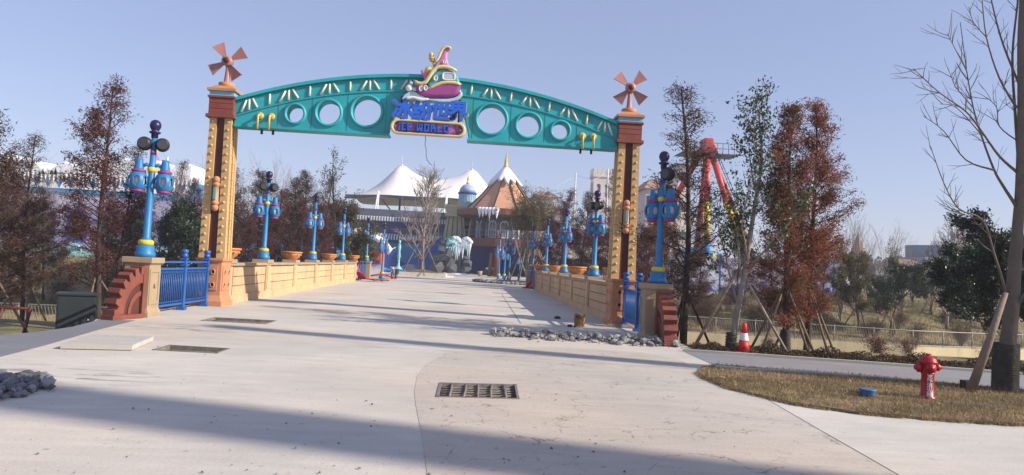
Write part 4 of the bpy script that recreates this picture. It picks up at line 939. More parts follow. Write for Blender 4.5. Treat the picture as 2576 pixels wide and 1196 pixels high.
# ================================================================== TREES
def rot_about(v, ax, a): return Matrix.Rotation(a, 3, ax) @ v
def limb(mb_, start, d, L, r0, r1, rr_, n=5, wob=.12, up=.0, sides=5, mi=0):
    pts = [Vector(start)]; d = Vector(d).normalized()
    for i in range(n):
        d = (d+Vector((rr_.gauss(0, wob), rr_.gauss(0, wob), rr_.gauss(0, wob*.6)+up/n))).normalized(); pts.append(pts[-1]+d*L/n)
    mb_.tube(pts, [r0+(r1-r0)*i/n for i in range(n+1)], sides, mi, cap=False); return pts
def at_path(pts, t):
    f = t*(len(pts)-1); i = min(int(f), len(pts)-2); a = pts[i].lerp(pts[i+1], f-i); return a, (pts[i+1]-pts[i]).normalized()
def side_dir(d, rr_, ang, az=None):
    p_ = d.orthogonal().normalized(); p_ = rot_about(p_, d, rr_.random()*2*PI if az is None else az); return (d*math.cos(ang)+p_*math.sin(ang)).normalized()
def make_redwood(seed, H, width=.30, dens=1.0, lo=.12, leaf='l_red', per=7, L=.085, W=.016, bark='barkdk', sp=.06, thick=1.0, rise=0, pk=.45):
    rr_ = random.Random(seed); rg_ = np.random.default_rng(seed); q = MB(); lp, ld = [], []
    tr = limb(q, (0, 0, -.2), (rr_.gauss(0, .02), rr_.gauss(0, .02), 1), H, .012*H*thick+.02, .012, rr_, 12, .018, .1, 8)
    nl = int(58*dens)
    for i in range(nl):
        t = lo+(1-lo)*(i/nl)**.9; p_, d_ = at_path(tr, min(t, .985)); tt = (t-lo)/(1-lo)
        prof = (min(1, pk+tt*2.2))*(1-tt)**.75+.06
        Lb = width*H*prof*rr_.uniform(.5, 1.15)
        az = rr_.random()*2*PI; el = rr_.uniform(.25, .75)+tt*.35+rise; d0 = Vector((math.cos(az)*math.cos(el), math.sin(az)*math.cos(el), math.sin(el)))
        br = limb(q, p_, d0, Lb, .004*H*(1-tt*.7)*.55+.004, .003, rr_, 6, .10, .08, 4)
        ns = int(4+Lb*7)
        for k in range(ns):
            ts = rr_.uniform(.22, 1.0); a, dd = at_path(br, min(ts, .99)); d2 = side_dir(dd, rr_, rr_.uniform(.4, 1.0)); d2.z *= .6; d2.z += .1
            L2 = (.16+.32*Lb*(1-ts))*rr_.uniform(.6, 1.2); b2 = limb(q, a, d2, L2, .004, .0015, rr_, 3, .2, .0, 3)
            for m_ in range(max(2, int(L2*13))):
                c_, cd = at_path(b2, rr_.uniform(.1, 1)*.99); lp.append(c_); ld.append(cd)
    if per == 0: return q, None, M[bark]
    lp = np.array(lp); ld = np.array(ld); nzv = np.sin(lp[:, 0]*3.1+seed)*np.sin(lp[:, 2]*2.3)*np.cos(lp[:, 1]*2.9); keep = rg_.random(len(lp)) < .78+.35*nzv
    P_, A, B = leaves_at(lp[keep], ld[keep], rg_, per, L, W, sp, droop=.15)
    return q, quads_mesh('crown', P_, A, B, M[leaf]), M[bark]
def make_broad(seed, H, spread=.35, leaf='l_grn', per=9, L=.075, W=.035, lo=.25, stems=1, dens=1.0, bark='bark', levels=3, sp=.07, flat=1.0, thick=1.0, twl=1.0, up=.25):
    rr_ = random.Random(seed); rg_ = np.random.default_rng(seed); q = MB(); lp, ld = [], []
    def rec(p_, d_, Lb, r, lev):
        b = limb(q, p_, d_, Lb, r, r*.45, rr_, 5, .12, up, 7 if lev == 0 else (5 if lev == 1 else 3))
        if lev >= levels:
            for m_ in range(max(2, int(Lb*9*dens))):
                c_, cd = at_path(b, rr_.uniform(.15, 1)*.99); lp.append(c_); ld.append(cd)
            return
        nk = int((5, 6, 6, 4)[min(lev, 3)]*dens**.5)+ (2 if lev == 0 else 0)
        for k in range(nk):
            t = (lo if lev == 0 else .25)+(1-(lo if lev == 0 else .25))*(k+rr_.random())/nk
            a, dd = at_path(b, min(t, .99)); d2 = side_dir(dd, rr_, rr_.uniform(.45, .95)); d2.z = d2.z*flat+.12
            rec(a, d2, Lb*rr_.uniform(.38, .62)*(1.1-.35*t if lev == 0 else 1)*(spread/.35 if lev == 0 else 1)*twl, r*.42*(1-.5*t), lev+1)
        rec(*at_path(b, .99), Lb*.35, r*.4, lev+1)
    for s_ in range(stems):
        az = 2*PI*s_/max(stems, 1)+rr_.random(); tl = 0 if stems == 1 else rr_.uniform(.08, .3)
        rec(Vector((math.cos(az)*.1*(stems > 1), math.sin(az)*.1*(stems > 1), -.2)), Vector((math.cos(az)*tl, math.sin(az)*tl, 1)), H*(.84 if stems == 1 else rr_.uniform(.7, .85)), (.016*H*thick if stems == 1 else .007*H*thick)+.01, 0)
    if per == 0: return q, None, M[bark]
    P_, A, B = leaves_at(np.array(lp), np.array(ld), rg_, per, L, W, sp)
    return q, quads_mesh('crown', P_, A, B, M[leaf]), M[bark]
def make_vase(seed, H, n=42):
    rr_ = random.Random(seed); q = MB()
    tr = limb(q, (0, 0, -.2), (0, 0, 1), H, .16, .015, rr_, 12, .02, .1, 8)
    for i in range(n):
        t = .14+.8*(i/n); p_, _d = at_path(tr, t); az = rr_.random()*2*PI; el = rr_.uniform(.6, 1.0)+t*.25
        b = limb(q, p_, (math.cos(az)*math.cos(el), math.sin(az)*math.cos(el), math.sin(el)), H*(.50-.38*t)*rr_.uniform(.7, 1.15), .06-.03*t, .02, rr_, 7, .07, .2, 5)
        for k in range(7):
            a, dd = at_path(b, rr_.uniform(.2, .98)); c = limb(q, a, side_dir(dd, rr_, rr_.uniform(.35, .8)), H*rr_.uniform(.07, .15), .028, .018, rr_, 4, .12, .3, 3)
            for m_ in range(3):
                a2, d2 = at_path(c, rr_.uniform(.2, .98)); limb(q, a2, side_dir(d2, rr_, rr_.uniform(.3, .8)), H*rr_.uniform(.03, .07), .018, .014, rr_, 3, .1, .2, 3)
    return q, None, M['barkpale']
def make_wispy(seed, H, stems=16, leaf='l_olv', per=0, fan=.22, bark='barkpale', lo=0.0, leafup=.5, thick=1.0):
    rr_ = random.Random(seed); rg_ = np.random.default_rng(seed); q = MB(); lp, ld = [], []
    t0 = limb(q, (0, 0, -.2), (0, 0, 1), max(.3, H*lo+.3), .012*H*thick+.01, .010*H*thick, rr_, 3, .03, .1, 7)
    for s_ in range(stems):
        az = rr_.random()*2*PI; tl = abs(rr_.gauss(0, fan)); b = limb(q, t0[-1]-Vector((0, 0, rr_.random()*.2)), (math.cos(az)*tl, math.sin(az)*tl, 1), H*(1-lo)*rr_.uniform(.6, 1.0), .0035*H*thick+.006, .004, rr_, 9, .05, .12, 5)
        for k in range(9):
            a, dd = at_path(b, rr_.uniform(.3, .98)); c = limb(q, a, side_dir(dd, rr_, rr_.uniform(.2, .6)), H*rr_.uniform(.10, .24), .007, .003, rr_, 5, .1, .25, 3)
            for m_ in range(3):
                a2, d2 = at_path(c, rr_.uniform(.2, .98)); e = limb(q, a2, side_dir(d2, rr_, rr_.uniform(.2, .7)), H*rr_.uniform(.04, .09), .005, .002, rr_, 3, .1, .2, 3)
                if a2.z > H*leafup*0 and rr_.random() < .9:
                    lp += [a2, e[-1], e[1]]; ld += [d2, d2, d2]
    if per == 0: return q, None, M[bark]
    P_, A, B = leaves_at(np.array(lp), np.array(ld), rg_, per, .09, .035, .12)
    k = P_[:, 2] > H*leafup
    return q, quads_mesh('crown', P_[k], A[k], B[k], M[leaf]), M[bark]
def tripod(root, h, r, n=3, seed=0, z0=0.0, material='wood', rad=.03):
    rr_ = random.Random(seed)
    for k in range(n):
        a = 2*PI*k/n+rr_.random()*.8; rt_ = r*rr_.uniform(.8, 1.15)
        MB().tube([(rt_*math.cos(a), rt_*math.sin(a), -.1+z0), (.05*math.cos(a), .05*math.sin(a), h+z0)], [rad*1.1, rad*.8], 7).build('support_pole', M[material], root)
_TP = {}
def tree(proto, px, top, Y, label, cat='tree', group=None, name='tree', trip=None, wrap=None, rz=None, xbase=None, base=None, lean=0, wide=1.0):
    v = V(px, top, Y); x = v.x
    if xbase is not None: x = V(xbase, 780, Y).x
    z0 = float(height(x, Y)) if base is None else base
    if -7.7 < x < 4.9 and Y < 60 and Y > 16: z0 = min(z0, 0)
    h = v.z-z0; q, crown, bark, H0 = _TP[proto]
    rt = empty(name, (x, Y, z0), label, cat, group, rz if rz is not None else (x*7.3+Y*1.7) % 6.28)
    ln = math.atan2(v.x-x, h)+lean
    s = h/H0
    def ch(nm, me):
        o = link(nm, me, rt); o.scale = (s*wide, s*wide, s); return o
    ch('trunk', q)
    if crown is not None: ch('crown', crown)
    if abs(ln) > .01:
        rt.rotation_euler = (Matrix.Rotation(ln, 3, 'Y') @ Matrix.Rotation(rt.rotation_euler[2], 3, 'Z')).to_euler()
    if trip: tripod(rt, trip[0], trip[1], trip[2] if len(trip) > 2 else 3, int(px), material=trip[3] if len(trip) > 3 else 'wood', rad=.03 if Y < 30 else .05)
    if wrap:
        r_ = .012*H0*s+.03; w = MB(); w.lathe([(r_*1.2, .0), (r_*1.12, wrap*.5), (r_*1.0, wrap)], (0, 0, 0), 14, cap=False)
        for i in range(int(wrap/.06)): w.lathe([(r_*1.22-.0*i, i*.06), (r_*1.26, i*.06+.012), (r_*1.2, i*.06+.024)], (0, 0, .01), 12, cap=False)
        w.build('trunk_wrap', M['wrap'], rt)
    return rt
def proto(name, made, H0):
    q, crown, bark = made; H0 = max(v[2] for v in q.v); me = bpy.data.meshes.new('trunk'); me.from_pydata(q.v, [], q.f); me.polygons.foreach_set('use_smooth', [True]*len(q.f)); me.materials.append(bark); _TP[name] = (me, crown, bark, H0)
proto('rw_rust', make_redwood(1, 6, .30, 1.5, .12, 'l_red', per=16, L=.10, W=.02, sp=.085), 6)
proto('rw_rust2', make_redwood(2, 6, .27, 1.3, .16, 'l_red', per=14, L=.10, W=.02, sp=.085), 6)
proto('rw_dark', make_redwood(3, 6, .25, 1.0, .16, 'l_brn', per=9, L=.09, W=.018, sp=.08, thick=.7), 6)
proto('rw_plum', make_redwood(4, 6, .29, 1.15, .20, 'l_pur', per=11, L=.10, W=.02, sp=.085, thick=.8), 6)
proto('rw_brown', make_redwood(5, 6, .36, 1.1, .16, 'l_brn', per=11, L=.10, W=.022, sp=.09, thick=.6), 6)
proto('rw_brown2', make_redwood(6, 6, .42, 1.15, .12, 'l_pur', per=9, L=.10, W=.022, sp=.09, thick=.6), 6)
proto('mag', make_broad(7, 6, .26, 'l_grn', per=7, L=.11, W=.05, lo=.16, dens=1.35, bark='barkpale', levels=2, sp=.10, thick=.85, up=.55), 6)
proto('round_dk', make_broad(8, 5, .55, 'l_dk', per=38, L=.17, W=.075, lo=.18, dens=1.2, levels=2, sp=.16), 5)
proto('round_olv', make_broad(9, 5, .50, 'l_olv', per=26, L=.17, W=.06, lo=.2, dens=1.2, levels=2, sp=.15), 5)
proto('round_grn', make_broad(10, 5, .46, 'l_grn', per=28, L=.16, W=.065, lo=.2, dens=1.2, levels=2, sp=.15), 5)
proto('bare', make_vase(31, 9), 9)
proto('bare_dk', make_broad(32, 7, .26, per=1, leaf='l_brn', L=.12, W=.06, lo=.4, dens=1.1, bark='barkdk', levels=3, thick=.9, up=.3, sp=.04), 7)
proto('wisp', make_wispy(13, 7, 15, per=0, fan=.16), 7)
proto('wisp_leaf', make_wispy(14, 7, 18, per=3, fan=.25, leaf='l_olv', leafup=.35), 7)
proto('multi', make_wispy(15, 8, 34, per=26, fan=.17, leaf='l_olv', leafup=.56, bark='barkpale', thick=2.2), 8)
proto('shrub', make_broad(16, 1.2, .6, 'cover', per=10, L=.07, W=.03, lo=.05, stems=5, dens=1.4, levels=1, sp=.10), 1.2)
proto('shrub_pur', make_broad(17, 1.0, .6, 'l_pur', per=10, L=.05, W=.025, lo=.05, stems=5, dens=1.4, levels=1, sp=.09), 1.0)
proto('brush', make_broad(18, 2.2, .6, 'l_brn', per=3, L=.09, W=.03, lo=.05, stems=7, dens=1.0, levels=2, sp=.10, bark='bark'), 2.2)

GL_ = 'trees along the left bank'
# near left bank
tree('rw_plum', 232, 196, 21.5, 'tall plum-brown redwood rising behind the grey utility cabinet', group=GL_, xbase=250, trip=(1.6, .9))
tree('rw_brown', 8, 250, 18, 'dark brown redwood cut by the left picture edge', group=GL_, xbase=-8, trip=(1.5, .8))
tree('rw_dark', 92, 335, 23.5, 'sparse brown redwood between the leftmost redwood and the tall plum one', group=GL_, trip=(1.4, .9))
tree('rw_dark', 310, 352, 23, 'sparse brown redwood right behind the left pier lamp', group=GL_)
# far left bank
for i, (pn, px, top, Y, lab) in enumerate([
 ('rw_brown2', 30, 400, 43, 'wide brown tree by the far railing at the left picture edge'),
 ('rw_brown', 130, 470, 45, 'low brown tree across the river left of the utility cabinet'),
 ('rw_plum', 285, 480, 44, 'reddish brown tree across the river behind the left lamp'),
 ('round_dk', 402, 500, 43, 'round dark green tree across the river between left lamp and gate pillar'),
 ('wisp', 470, 372, 47, 'tall bare wispy tree just left of the left gate pillar'),
 ('rw_dark', 445, 400, 49, 'thin sparse brown redwood left of the left gate pillar'),
 ('rw_brown2', 505, 450, 46, 'brown tree directly behind the left gate pillar'),
 ('rw_brown', 605, 415, 44, 'brown redwood just right of the left gate pillar'),
 ('wisp_leaf', 622, 410, 48, 'olive wispy tree right of the left gate pillar'),
 ('rw_brown2', 625, 520, 43, 'dense low brown tree between gate pillar and second left lamp'),
 ('wisp', 692, 362, 50, 'bare tapering wispy tree right of the second left lamp'),
 ('rw_brown2', 700, 475, 45, 'brown bushy tree right of the second left lamp'),
 ('rw_brown', 745, 440, 46, 'brown redwood left of the third left lamp'),
 ('rw_plum', 770, 500, 46, 'reddish brown tree behind the third left lamp'),
 ('wisp', 738, 450, 52, 'pale bare wispy tree left of the third left lamp'),
 ('bare_dk', 866, 372, 52, 'dark nearly bare tree with few curled leaves above the fourth left lamp'),
 ('rw_dark', 815, 440, 50, 'thin dark tree right of the third left lamp'),
 ('rw_brown2', 820, 510, 48, 'low brown tree between the third and fourth left lamps'),
 ('round_olv', 880, 508, 54, 'yellow-green leafy tree behind the fourth left lamp'),
 ('round_grn', 893, 560, 52, 'low green leafy tree right of the fourth left lamp')]):
    tree(pn, px, top, Y, lab, group=GL_)
GR_ = 'trees along the right bank'
tree('rw_dark', 1748, 186, 17.6, 'tall thin dark redwood nearest the right pier', group=GR_, xbase=1722, trip=(1.3, .7, 3, 'barkdk'), base=-.15, wide=1.3)
tree('mag', 1880, 186, 15.7, 'pale trunked evergreen with sparse glossy leaves beside the traffic cone', group=GR_, xbase=1842, base=-.05, wrap=.42)
tree('rw_rust', 1972, 262, 16.2, 'rusty red redwood right of the traffic cone', group=GR_, xbase=1980, trip=(1.45, .85, 4), base=-.05, wrap=.5, wide=.98)
tree('rw_rust2', 2040, 262, 17.0, 'rusty red redwood, second right of the traffic cone', group=GR_, xbase=2032, trip=(1.5, .8, 3), base=-.05)
for i, (pn, px, top, Y, lab) in enumerate([
 ('rw_plum', 1418, 474, 50, 'plum redwood behind the right parapet wall nearest the conical roof'),
 ('rw_brown', 1465, 482, 50, 'brown redwood behind the right parapet wall, second from the conical roof'),
 ('rw_plum', 1540, 495, 48, 'brown redwood under the stone clock tower'),
 ('rw_brown2', 1500, 560, 46, 'low dense brown tree behind the second right lamp'),
 ('rw_rust2', 1630, 470, 44, 'reddish tree just right of the right gate pillar'),
 ('rw_brown2', 1620, 560, 43, 'dense brown shrubby tree between right gate pillar and right pier lamp'),
 ('rw_dark', 1560, 440, 52, 'thin dark redwood directly behind the right gate pillar'),
 ('rw_brown', 1765, 560, 46, 'brown tree in front of the blue mural wall'),
 ('wisp', 2160, 500, 52, 'tall pale wispy tree right of the rusty redwoods'),
 ('wisp', 2125, 560, 50, 'pale wispy bare tree beside the rusty redwoods'),
 ('round_olv', 2165, 630, 47, 'round olive tree on the right bank leaning over its trunk'),
 ('wisp', 2238, 545, 53, 'bare wispy tree with upright twigs behind the olive trees'),
 ('round_grn', 2245, 650, 47.5, 'round green tree right of the olive tree on the bank'),
 ('bare_dk', 2210, 590, 55, 'dark bare tree behind the olive and green trees'),
 ('round_grn', 2348, 660, 58, 'round dark green tree in the middle of the right bank'),
 ('bare', 2390, 542, 52, 'crooked bare tree before the far grey-blue building'),
 ('wisp', 2300, 600, 60, 'thin bare bush left of the far grey-blue building'),
 ('bare', 2450, 580, 56, 'bare pale tree left of the big dark evergreen'),
 ('wisp_leaf', 2400, 660, 60, 'small wispy tree behind the crooked bare tree')]):
    tree(pn, px, top, Y, lab, group=GR_, trip=(1.7, 1.0) if pn.startswith('round') else None, wide=.95 if pn.startswith('round') else 1.0)
tree('round_dk', 2545, 535, 21, 'big dark evergreen behind the wrapped bare tree at the right', group=GR_, wide=1.0, base=-.5)
tree('round_dk', 2500, 610, 24, 'wide dark evergreen left of the rope-wrapped bare tree', group=GR_, wide=1.15, base=-.6)
tree('round_dk', 2600, 600, 19, 'second dark evergreen partly cut by the right picture edge', group=GR_, wide=1.1, base=-.3)
# shrubs
for i, (pn, px, py, Y, lab) in enumerate([('shrub_pur', 2205, 838, 17.6, 'small purple-leaved shrub left of the hydrant behind the path'), ('shrub_pur', 2285, 850, 17.2, 'small purple-leaved shrub directly behind the hydrant'), ('brush', 1935, 838, 17.6, 'twiggy brown shrub right of the traffic cone'), ('shrub', 2500, 850, 16.6, 'low brown shrub behind the leaning pole'),
   ('brush', 2310, 800, 44, 'twiggy bush on the right bank below the dark green tree'), ('brush', 2200, 790, 45, 'twiggy bush on the right bank below the olive tree'), ('brush', 2060, 745, 47, 'twiggy bush on the bank right of the rusty redwoods'), ('brush', 1900, 735, 46, 'twiggy bush on the bank behind the pale trunked evergreen'), ('brush', 2420, 790, 44, 'twiggy bush on the right bank left of the big evergreen'),
   ('brush', 40, 690, 43, 'twiggy bush on the left bank at the picture edge'), ('brush', 160, 680, 44, 'twiggy bush on the left bank above the cabinet'), ('brush', 290, 660, 43, 'twiggy bush on the left bank behind the left gear'), ('brush', 430, 640, 44, 'twiggy bush on the left bank behind the blue railing'),
   ('brush', 1790, 720, 43.5, 'twiggy bush behind the thin dark redwood'), ('brush', 1660, 670, 44, 'twiggy bush behind the right pier lamp')]):
    tree(pn, px, py, Y, lab, 'shrub', 'shrubs on the river banks', name='shrub')
for i, (pn, px, top, Y, lab) in enumerate([
 ('wisp', 60, 365, 44, 'bare wispy tree far behind the left railing near the picture edge'), ('rw_brown', 340, 470, 46, 'brown redwood across the river right behind the left lamp pole'),
 ('wisp', 120, 380, 48, 'bare wispy tree across the river left of the tall plum redwood'), ('wisp', 575, 400, 49, 'bare wispy tree hidden behind the left gate pillar'), ('rw_brown', 660, 430, 47, 'brown redwood just behind the second left lamp'), ('rw_brown', 790, 430, 50, 'thin brown redwood between third and fourth left lamps'), ('wisp', 780, 420, 54, 'bare wispy tree above the third left lamp')]):
    tree(pn, px, top, Y, lab, group=GL_)
for i, (pn, px, top, Y, lab) in enumerate([
 ('rw_brown', 1860, 560, 47, 'brown redwood before the mural wall behind the traffic cone'), ('rw_brown2', 1950, 600, 48, 'wide brown tree behind the rusty redwoods'), ('rw_brown', 2075, 590, 49, 'brown redwood peeking out right of the rusty redwoods'), ('rw_brown', 1690, 520, 47, 'brown redwood between right pier lamp and thin dark redwood'), ('wisp', 1700, 430, 50, 'bare wispy tree behind the thin dark redwood'),
 ('rw_brown', 1395, 540, 54, 'small brown tree left of the plum redwood behind the right parapet'), ('wisp', 2195, 560, 55, 'bare wispy tree between the olive and the green tree'), ('wisp', 2275, 610, 57, 'short bare wispy tree above the green round tree'), ('round_olv', 2300, 690, 60, 'small olive tree behind the green round trees'), ('wisp', 2420, 600, 62, 'bare wispy tree before the far grey building'), ('bare_dk', 2370, 600, 64, 'thin dark tree in front of the far grey building'), ('round_grn', 2215, 690, 60, 'small green tree behind the olive tree')]):
    tree(pn, px, top, Y, lab, group=GR_)
rb = random.Random(44)
for i in range(44):
    px = rb.uniform(1700, 2560) if i < 34 else rb.uniform(0, 480); Y = rb.uniform(44, 60); x = V(px, 700, Y).x; z0 = float(height(x, Y)); hgt = rb.uniform(.9, 2.0)
    q_ = (Vector((x, Y, z0+hgt))-Vector((0, 0, EYE))); sc_ = q_.dot(_f); ty = PH/2-FOC*q_.dot(_U)/sc_; tx = PW/2+FOC*q_.dot(_R)/sc_
    tree('brush' if rb.random() < .7 else 'shrub', tx, ty, Y, 'low twiggy brown bush among the many on the %s river bank' % ('right' if i < 34 else 'left'), 'shrub', 'low brush on the %s river bank' % ('right' if i < 34 else 'left'), name='shrub')
# plaza trees
pt = G(1055, 695)
tree('bare', 1068, 405, pt.y, 'tall leafless tree in the square planter before the white tent', xbase=1056, base=.2, trip=(3.6, 2.0, 4), wide=.85)
tree('multi', 1335, 455, 60, 'multi-stemmed tree with olive crown and bundled support poles right of the round restaurant', xbase=1325, base=.1, wide=1.35, trip=(4.2, 2.0, 8))
rt = bpy.data.objects[-1] if False else None
pl = empty('tree_planter', (pt.x, pt.y, 0), 'square white-kerbed planter holding the leafless plaza tree', 'planter')
MB().box(-2.6, 2.6, -1.9, -1.7, 0, .38).box(-2.6, 2.6, 1.7, 1.9, 0, .38).box(-2.6, -2.4, -1.7, 1.7, 0, .38).box(2.4, 2.6, -1.7, 1.7, 0, .38).build('kerb_frame', mat('planter_kerb', (.55, .52, .46), .8, .1, 2, .2, 20), pl)
MB().box(-2.4, 2.4, -1.7, 1.7, 0, .30).frus(0, 0, .30, .65, 2.3, 1.6, .5, .4).build('soil', mat('planter_soil', (.17, .13, .06), .95, .3, 2, .8, 8, color2=(.08, .08, .03)), pl)
p = V(1325, 716, 60); q = MB(); r5 = random.Random(8)
pl2 = empty('soil_bed', (p.x, 61, 0), 'dark soil bed with stone edging round the multi-stemmed tree', 'planting bed')
for i in range(64):
    a = i/64*2*PI; q.rockb((3.6*math.cos(a)-.6, 3.0*math.sin(a), .1), .27, r5)
q.build('stone_edging', M['rock'], pl2)
MB().lathe([(3.6, .0), (3.3, .16), (1.5, .28), (.001, .3)], (-.6, 0, 0), 30, sy=.85).build('soil', mat('dark_soil', (.06, .045, .035), .95, .3, 2, .9, 5), pl2)

# big bare tree at the right edge, its limbs followed in depth
def zb(x, y): return ((2100+x*1.003)*.934, (y*1.003)*.934)
bt = empty('bare_tree', (0, 0, 0), 'large leafless tree with rope-wrapped trunk at the right edge of the lawn', 'tree', GR_)
base = G(2528, 990); BY = base.y; bt.location = (base.x, BY, 0)
q = MB(); r6 = random.Random(21)
def wp(x, y, dy=0): return V(*zb(x, y), BY+dy)-Vector(bt.location)
def path(pts, r0, r1, dy=0, n=8):
    P_ = [wp(x, y, dy*i/(len(pts)-1)+r6.gauss(0, .02)) for i, (x, y) in enumerate(pts)]
    F_ = []
    for i in range(len(P_)-1):
        a, b, c, d = P_[max(i-1, 0)], P_[i], P_[i+1], P_[min(i+2, len(P_)-1)]
        for t in (0, .25, .5, .75): F_.append(.5*((2*b)+(c-a)*t+(2*a-5*b+4*c-d)*t*t+(3*b-a-3*c+d)*t**3))
    F_.append(P_[-1]); q.tube(F_, [r0+(r1-r0)*(i/(len(F_)-1))**.6 for i in range(len(F_))], n); return F_
path([(603, 1075), (604, 1040), (612, 930), (624, 820), (632, 700), (640, 600), (646, 500), (650, 300), (648, 120), (652, 0), (655, -120)], .165, .035, 0, 12)
q.tube([wp(603, 1085), wp(603, 1060), wp(604, 1030)], [.24, .19, .175], 12)
limbs = [path([(634, 552), (600, 500), (575, 455), (540, 360), (520, 290), (502, 190), (485, 60)], .030, .005, .6), path([(640, 465), (590, 420), (540, 350), (500, 300), (430, 250), (375, 200), (360, 185)], .026, .004, -.5),
 path([(612, 800), (600, 760), (575, 680), (545, 592), (480, 560), (440, 490), (405, 393)], .030, .005, -.4), path([(575, 457), (500, 430), (440, 352), (385, 312)], .018, .004, .3), path([(642, 440), (632, 300), (625, 150), (640, 0), (645, -60)], .028, .012, .4),
 path([(636, 290), (590, 210), (555, 100), (543, -10)], .022, .006, -.5), path([(545, 592), (500, 578), (430, 548)], .012, .003, .2), path([(640, 380), (590, 340), (583, 290), (555, 262)], .014, .004, .3), path([(625, 860), (650, 800), (690, 760)], .035, .02, -.2), path([(634, 700), (660, 640), (700, 560)], .04, .02, .3), path([(648, 240), (600, 120), (575, 30), (560, -40)], .02, .008, .5), path([(540, 360), (475, 290), (430, 280)], .012, .003, .2), path([(502, 190), (470, 130), (450, 90)], .01, .003, -.1), path([(520, 290), (470, 230), (462, 195)], .01, .003, .2), path([(555, 100), (520, 60), (510, 20)], .01, .003, 0)]
for L_ in limbs:
    ln = len(L_)
    for k in range(max(6, int(ln*.8))):
        i = r6.randint(ln//4, ln-2); d = (L_[i+1]-L_[i]).normalized(); s = limb(q, L_[i], side_dir(d, r6, r6.uniform(.5, .9)), r6.uniform(.15, .5), .006, .0025, r6, 4, .1, .25, 4)
        if r6.random() < .7: limb(q, s[2], side_dir((s[3]-s[2]).normalized(), r6, .6), r6.uniform(.1, .25), .004, .002, r6, 3, .1, .25, 3)
q.build('trunk', mat('smooth_grey_bark', (.16, .13, .105), .85, .3, 4, .8, 18, color2=(.10, .08, .065), c2scale=4), bt)
w = MB(); 
for i in range(30):
    a = wp(604-(i*.0), 1060-i*4.6); w.lathe([(.178, 0), (.192, .012), (.178, .024)], (a.x-.0+.001*i, a.y, a.z), 16, cap=False)
w.build('rope_wrap', M['wrap'], bt)
lpz = G(2438, 992); a = Vector((lpz.x, lpz.y, -.02)); b = V(2528, 742, BY-.25); lpo = MB().tube([Vector((0, 0, 0)), (b-a)*.5+Vector((.015, 0, .01)), (b-a)*1.02], [.075, .06, .04], 10).build('leaning_pole', M['wood'], None, a); tag(lpo, 'thick wooden prop leaning against the rope-wrapped bare tree', 'support pole')
# loose slanting pole near magnolia
a = V(1985, 897, 15.3); b = V(1882, 712, 15.7); o = MB().tube([Vector((0, 0, 0)), b-a], [.032, .022], 8).build('support_pole', mat('pale_pole', (.30, .24, .2), .8, .2, 5, .4, 20), None, a); tag(o, 'long pale pole leaning across between cone and rusty redwood', 'support pole')
a = V(1735, 893, 15.6); b = V(1880, 640, 15.9); o = MB().tube([Vector((0, 0, 0)), b-a], [.04, .03], 8).build('support_pole', M['wood'], None, a); tag(o, 'grey prop slanting up to the pale trunked evergreen', 'support pole')

# brown timber tripod frame at far left
a = V(20, 845, 17.5); rt = empty('timber_frame', (a.x, a.y, -.95), 'dark timber prop frame at the left picture edge beside the road', 'timber frame')
q = MB(); q.tube([(-.5, 0, 0), (-.15, 0, .95)], .04, 7); q.build('leg', M['darkbrown'], rt); MB().tube([(.28, 0, 0), (.45, 0, .98)], .04, 7).build('leg', M['darkbrown'], rt); MB().tube([(-1.0, 0, .93), (.52, 0, .95)], .035, 7).build('crossbar', M['darkbrown'], rt)

# ================================================================== RIVER RAILINGS AND RETAINING WALL
def bank_line(x0, x1, n): return [(x, float(wall_y(x))) for x in np.linspace(x0, x1, n)]
def river_rail(x0, x1, n, label):
    pts = bank_line(x0, x1, n); zb_ = [float(bank_z(x)) for x, _ in pts]; ox, oy = pts[0]; oz = zb_[0]
    rt = empty('river_railing', (ox, oy, oz), label, 'railing', 'slanted metal railings along the river')
    W3 = [Vector((x-ox, y-oy, z-oz+.05)) for (x, y), z in zip(pts, zb_)]
    q = MB(); q.tube([p+Vector((0, 0, .92)) for p in W3], .035, 6); q.tube([p+Vector((0, 0, .07)) for p in W3], .028, 6); q.build('rails', M['rail'], rt)
    q = MB(); L_ = 0
    for a, b in zip(W3, W3[1:]):
        d = (b-a); m_ = max(1, int(d.length/.145)); u = d.normalized()
        for i in range(m_):
            p = a+d*(i/m_); q.tube([p+Vector((0, 0, .07)), p+u*(-.22)+Vector((0, 0, .92))], .011, 4, cap=False)
    q.build('balusters', M['rail'], rt)
    acc = 0; q = MB()
    for a, b in zip(W3, W3[1:]):
        acc += (b-a).length
        if acc > 2.0: acc = 0; MB().tube([b+Vector((0, 0, -.05)), b+Vector((0, 0, 1.0))], .03, 6).build('post', M['rail'], rt)
    wl_ = MB(); vs = []
    for (x, y), z in zip(pts, zb_):
        vs += [(x-ox, y-oy-.15, z-oz+.05), (x-ox, y-oy+.65, z-oz+.05), (x-ox, y-oy-.15, -5.0-oz), (x-ox, y-oy+.65, -5.0-oz)]
    fs = []
    for i in range(len(pts)-1):
        k = i*4; fs += [(k, k+4, k+5, k+1), (k+2, k+6, k+4, k), (k+1, k+5, k+7, k+3)]
    w_ = MB().add(vs, fs).build('retaining_wall', M['rwall'], None, (ox, oy, oz)); tag(w_, label.replace('slanted metal railing', 'beige retaining wall').replace('on top of', 'below'), 'retaining wall', 'beige river walls')
river_rail(5.2, 62, 50, 'slanted metal railing on top of the right river bank')
river_rail(-60, -8.3, 46, 'slanted metal railing on top of the left river bank')

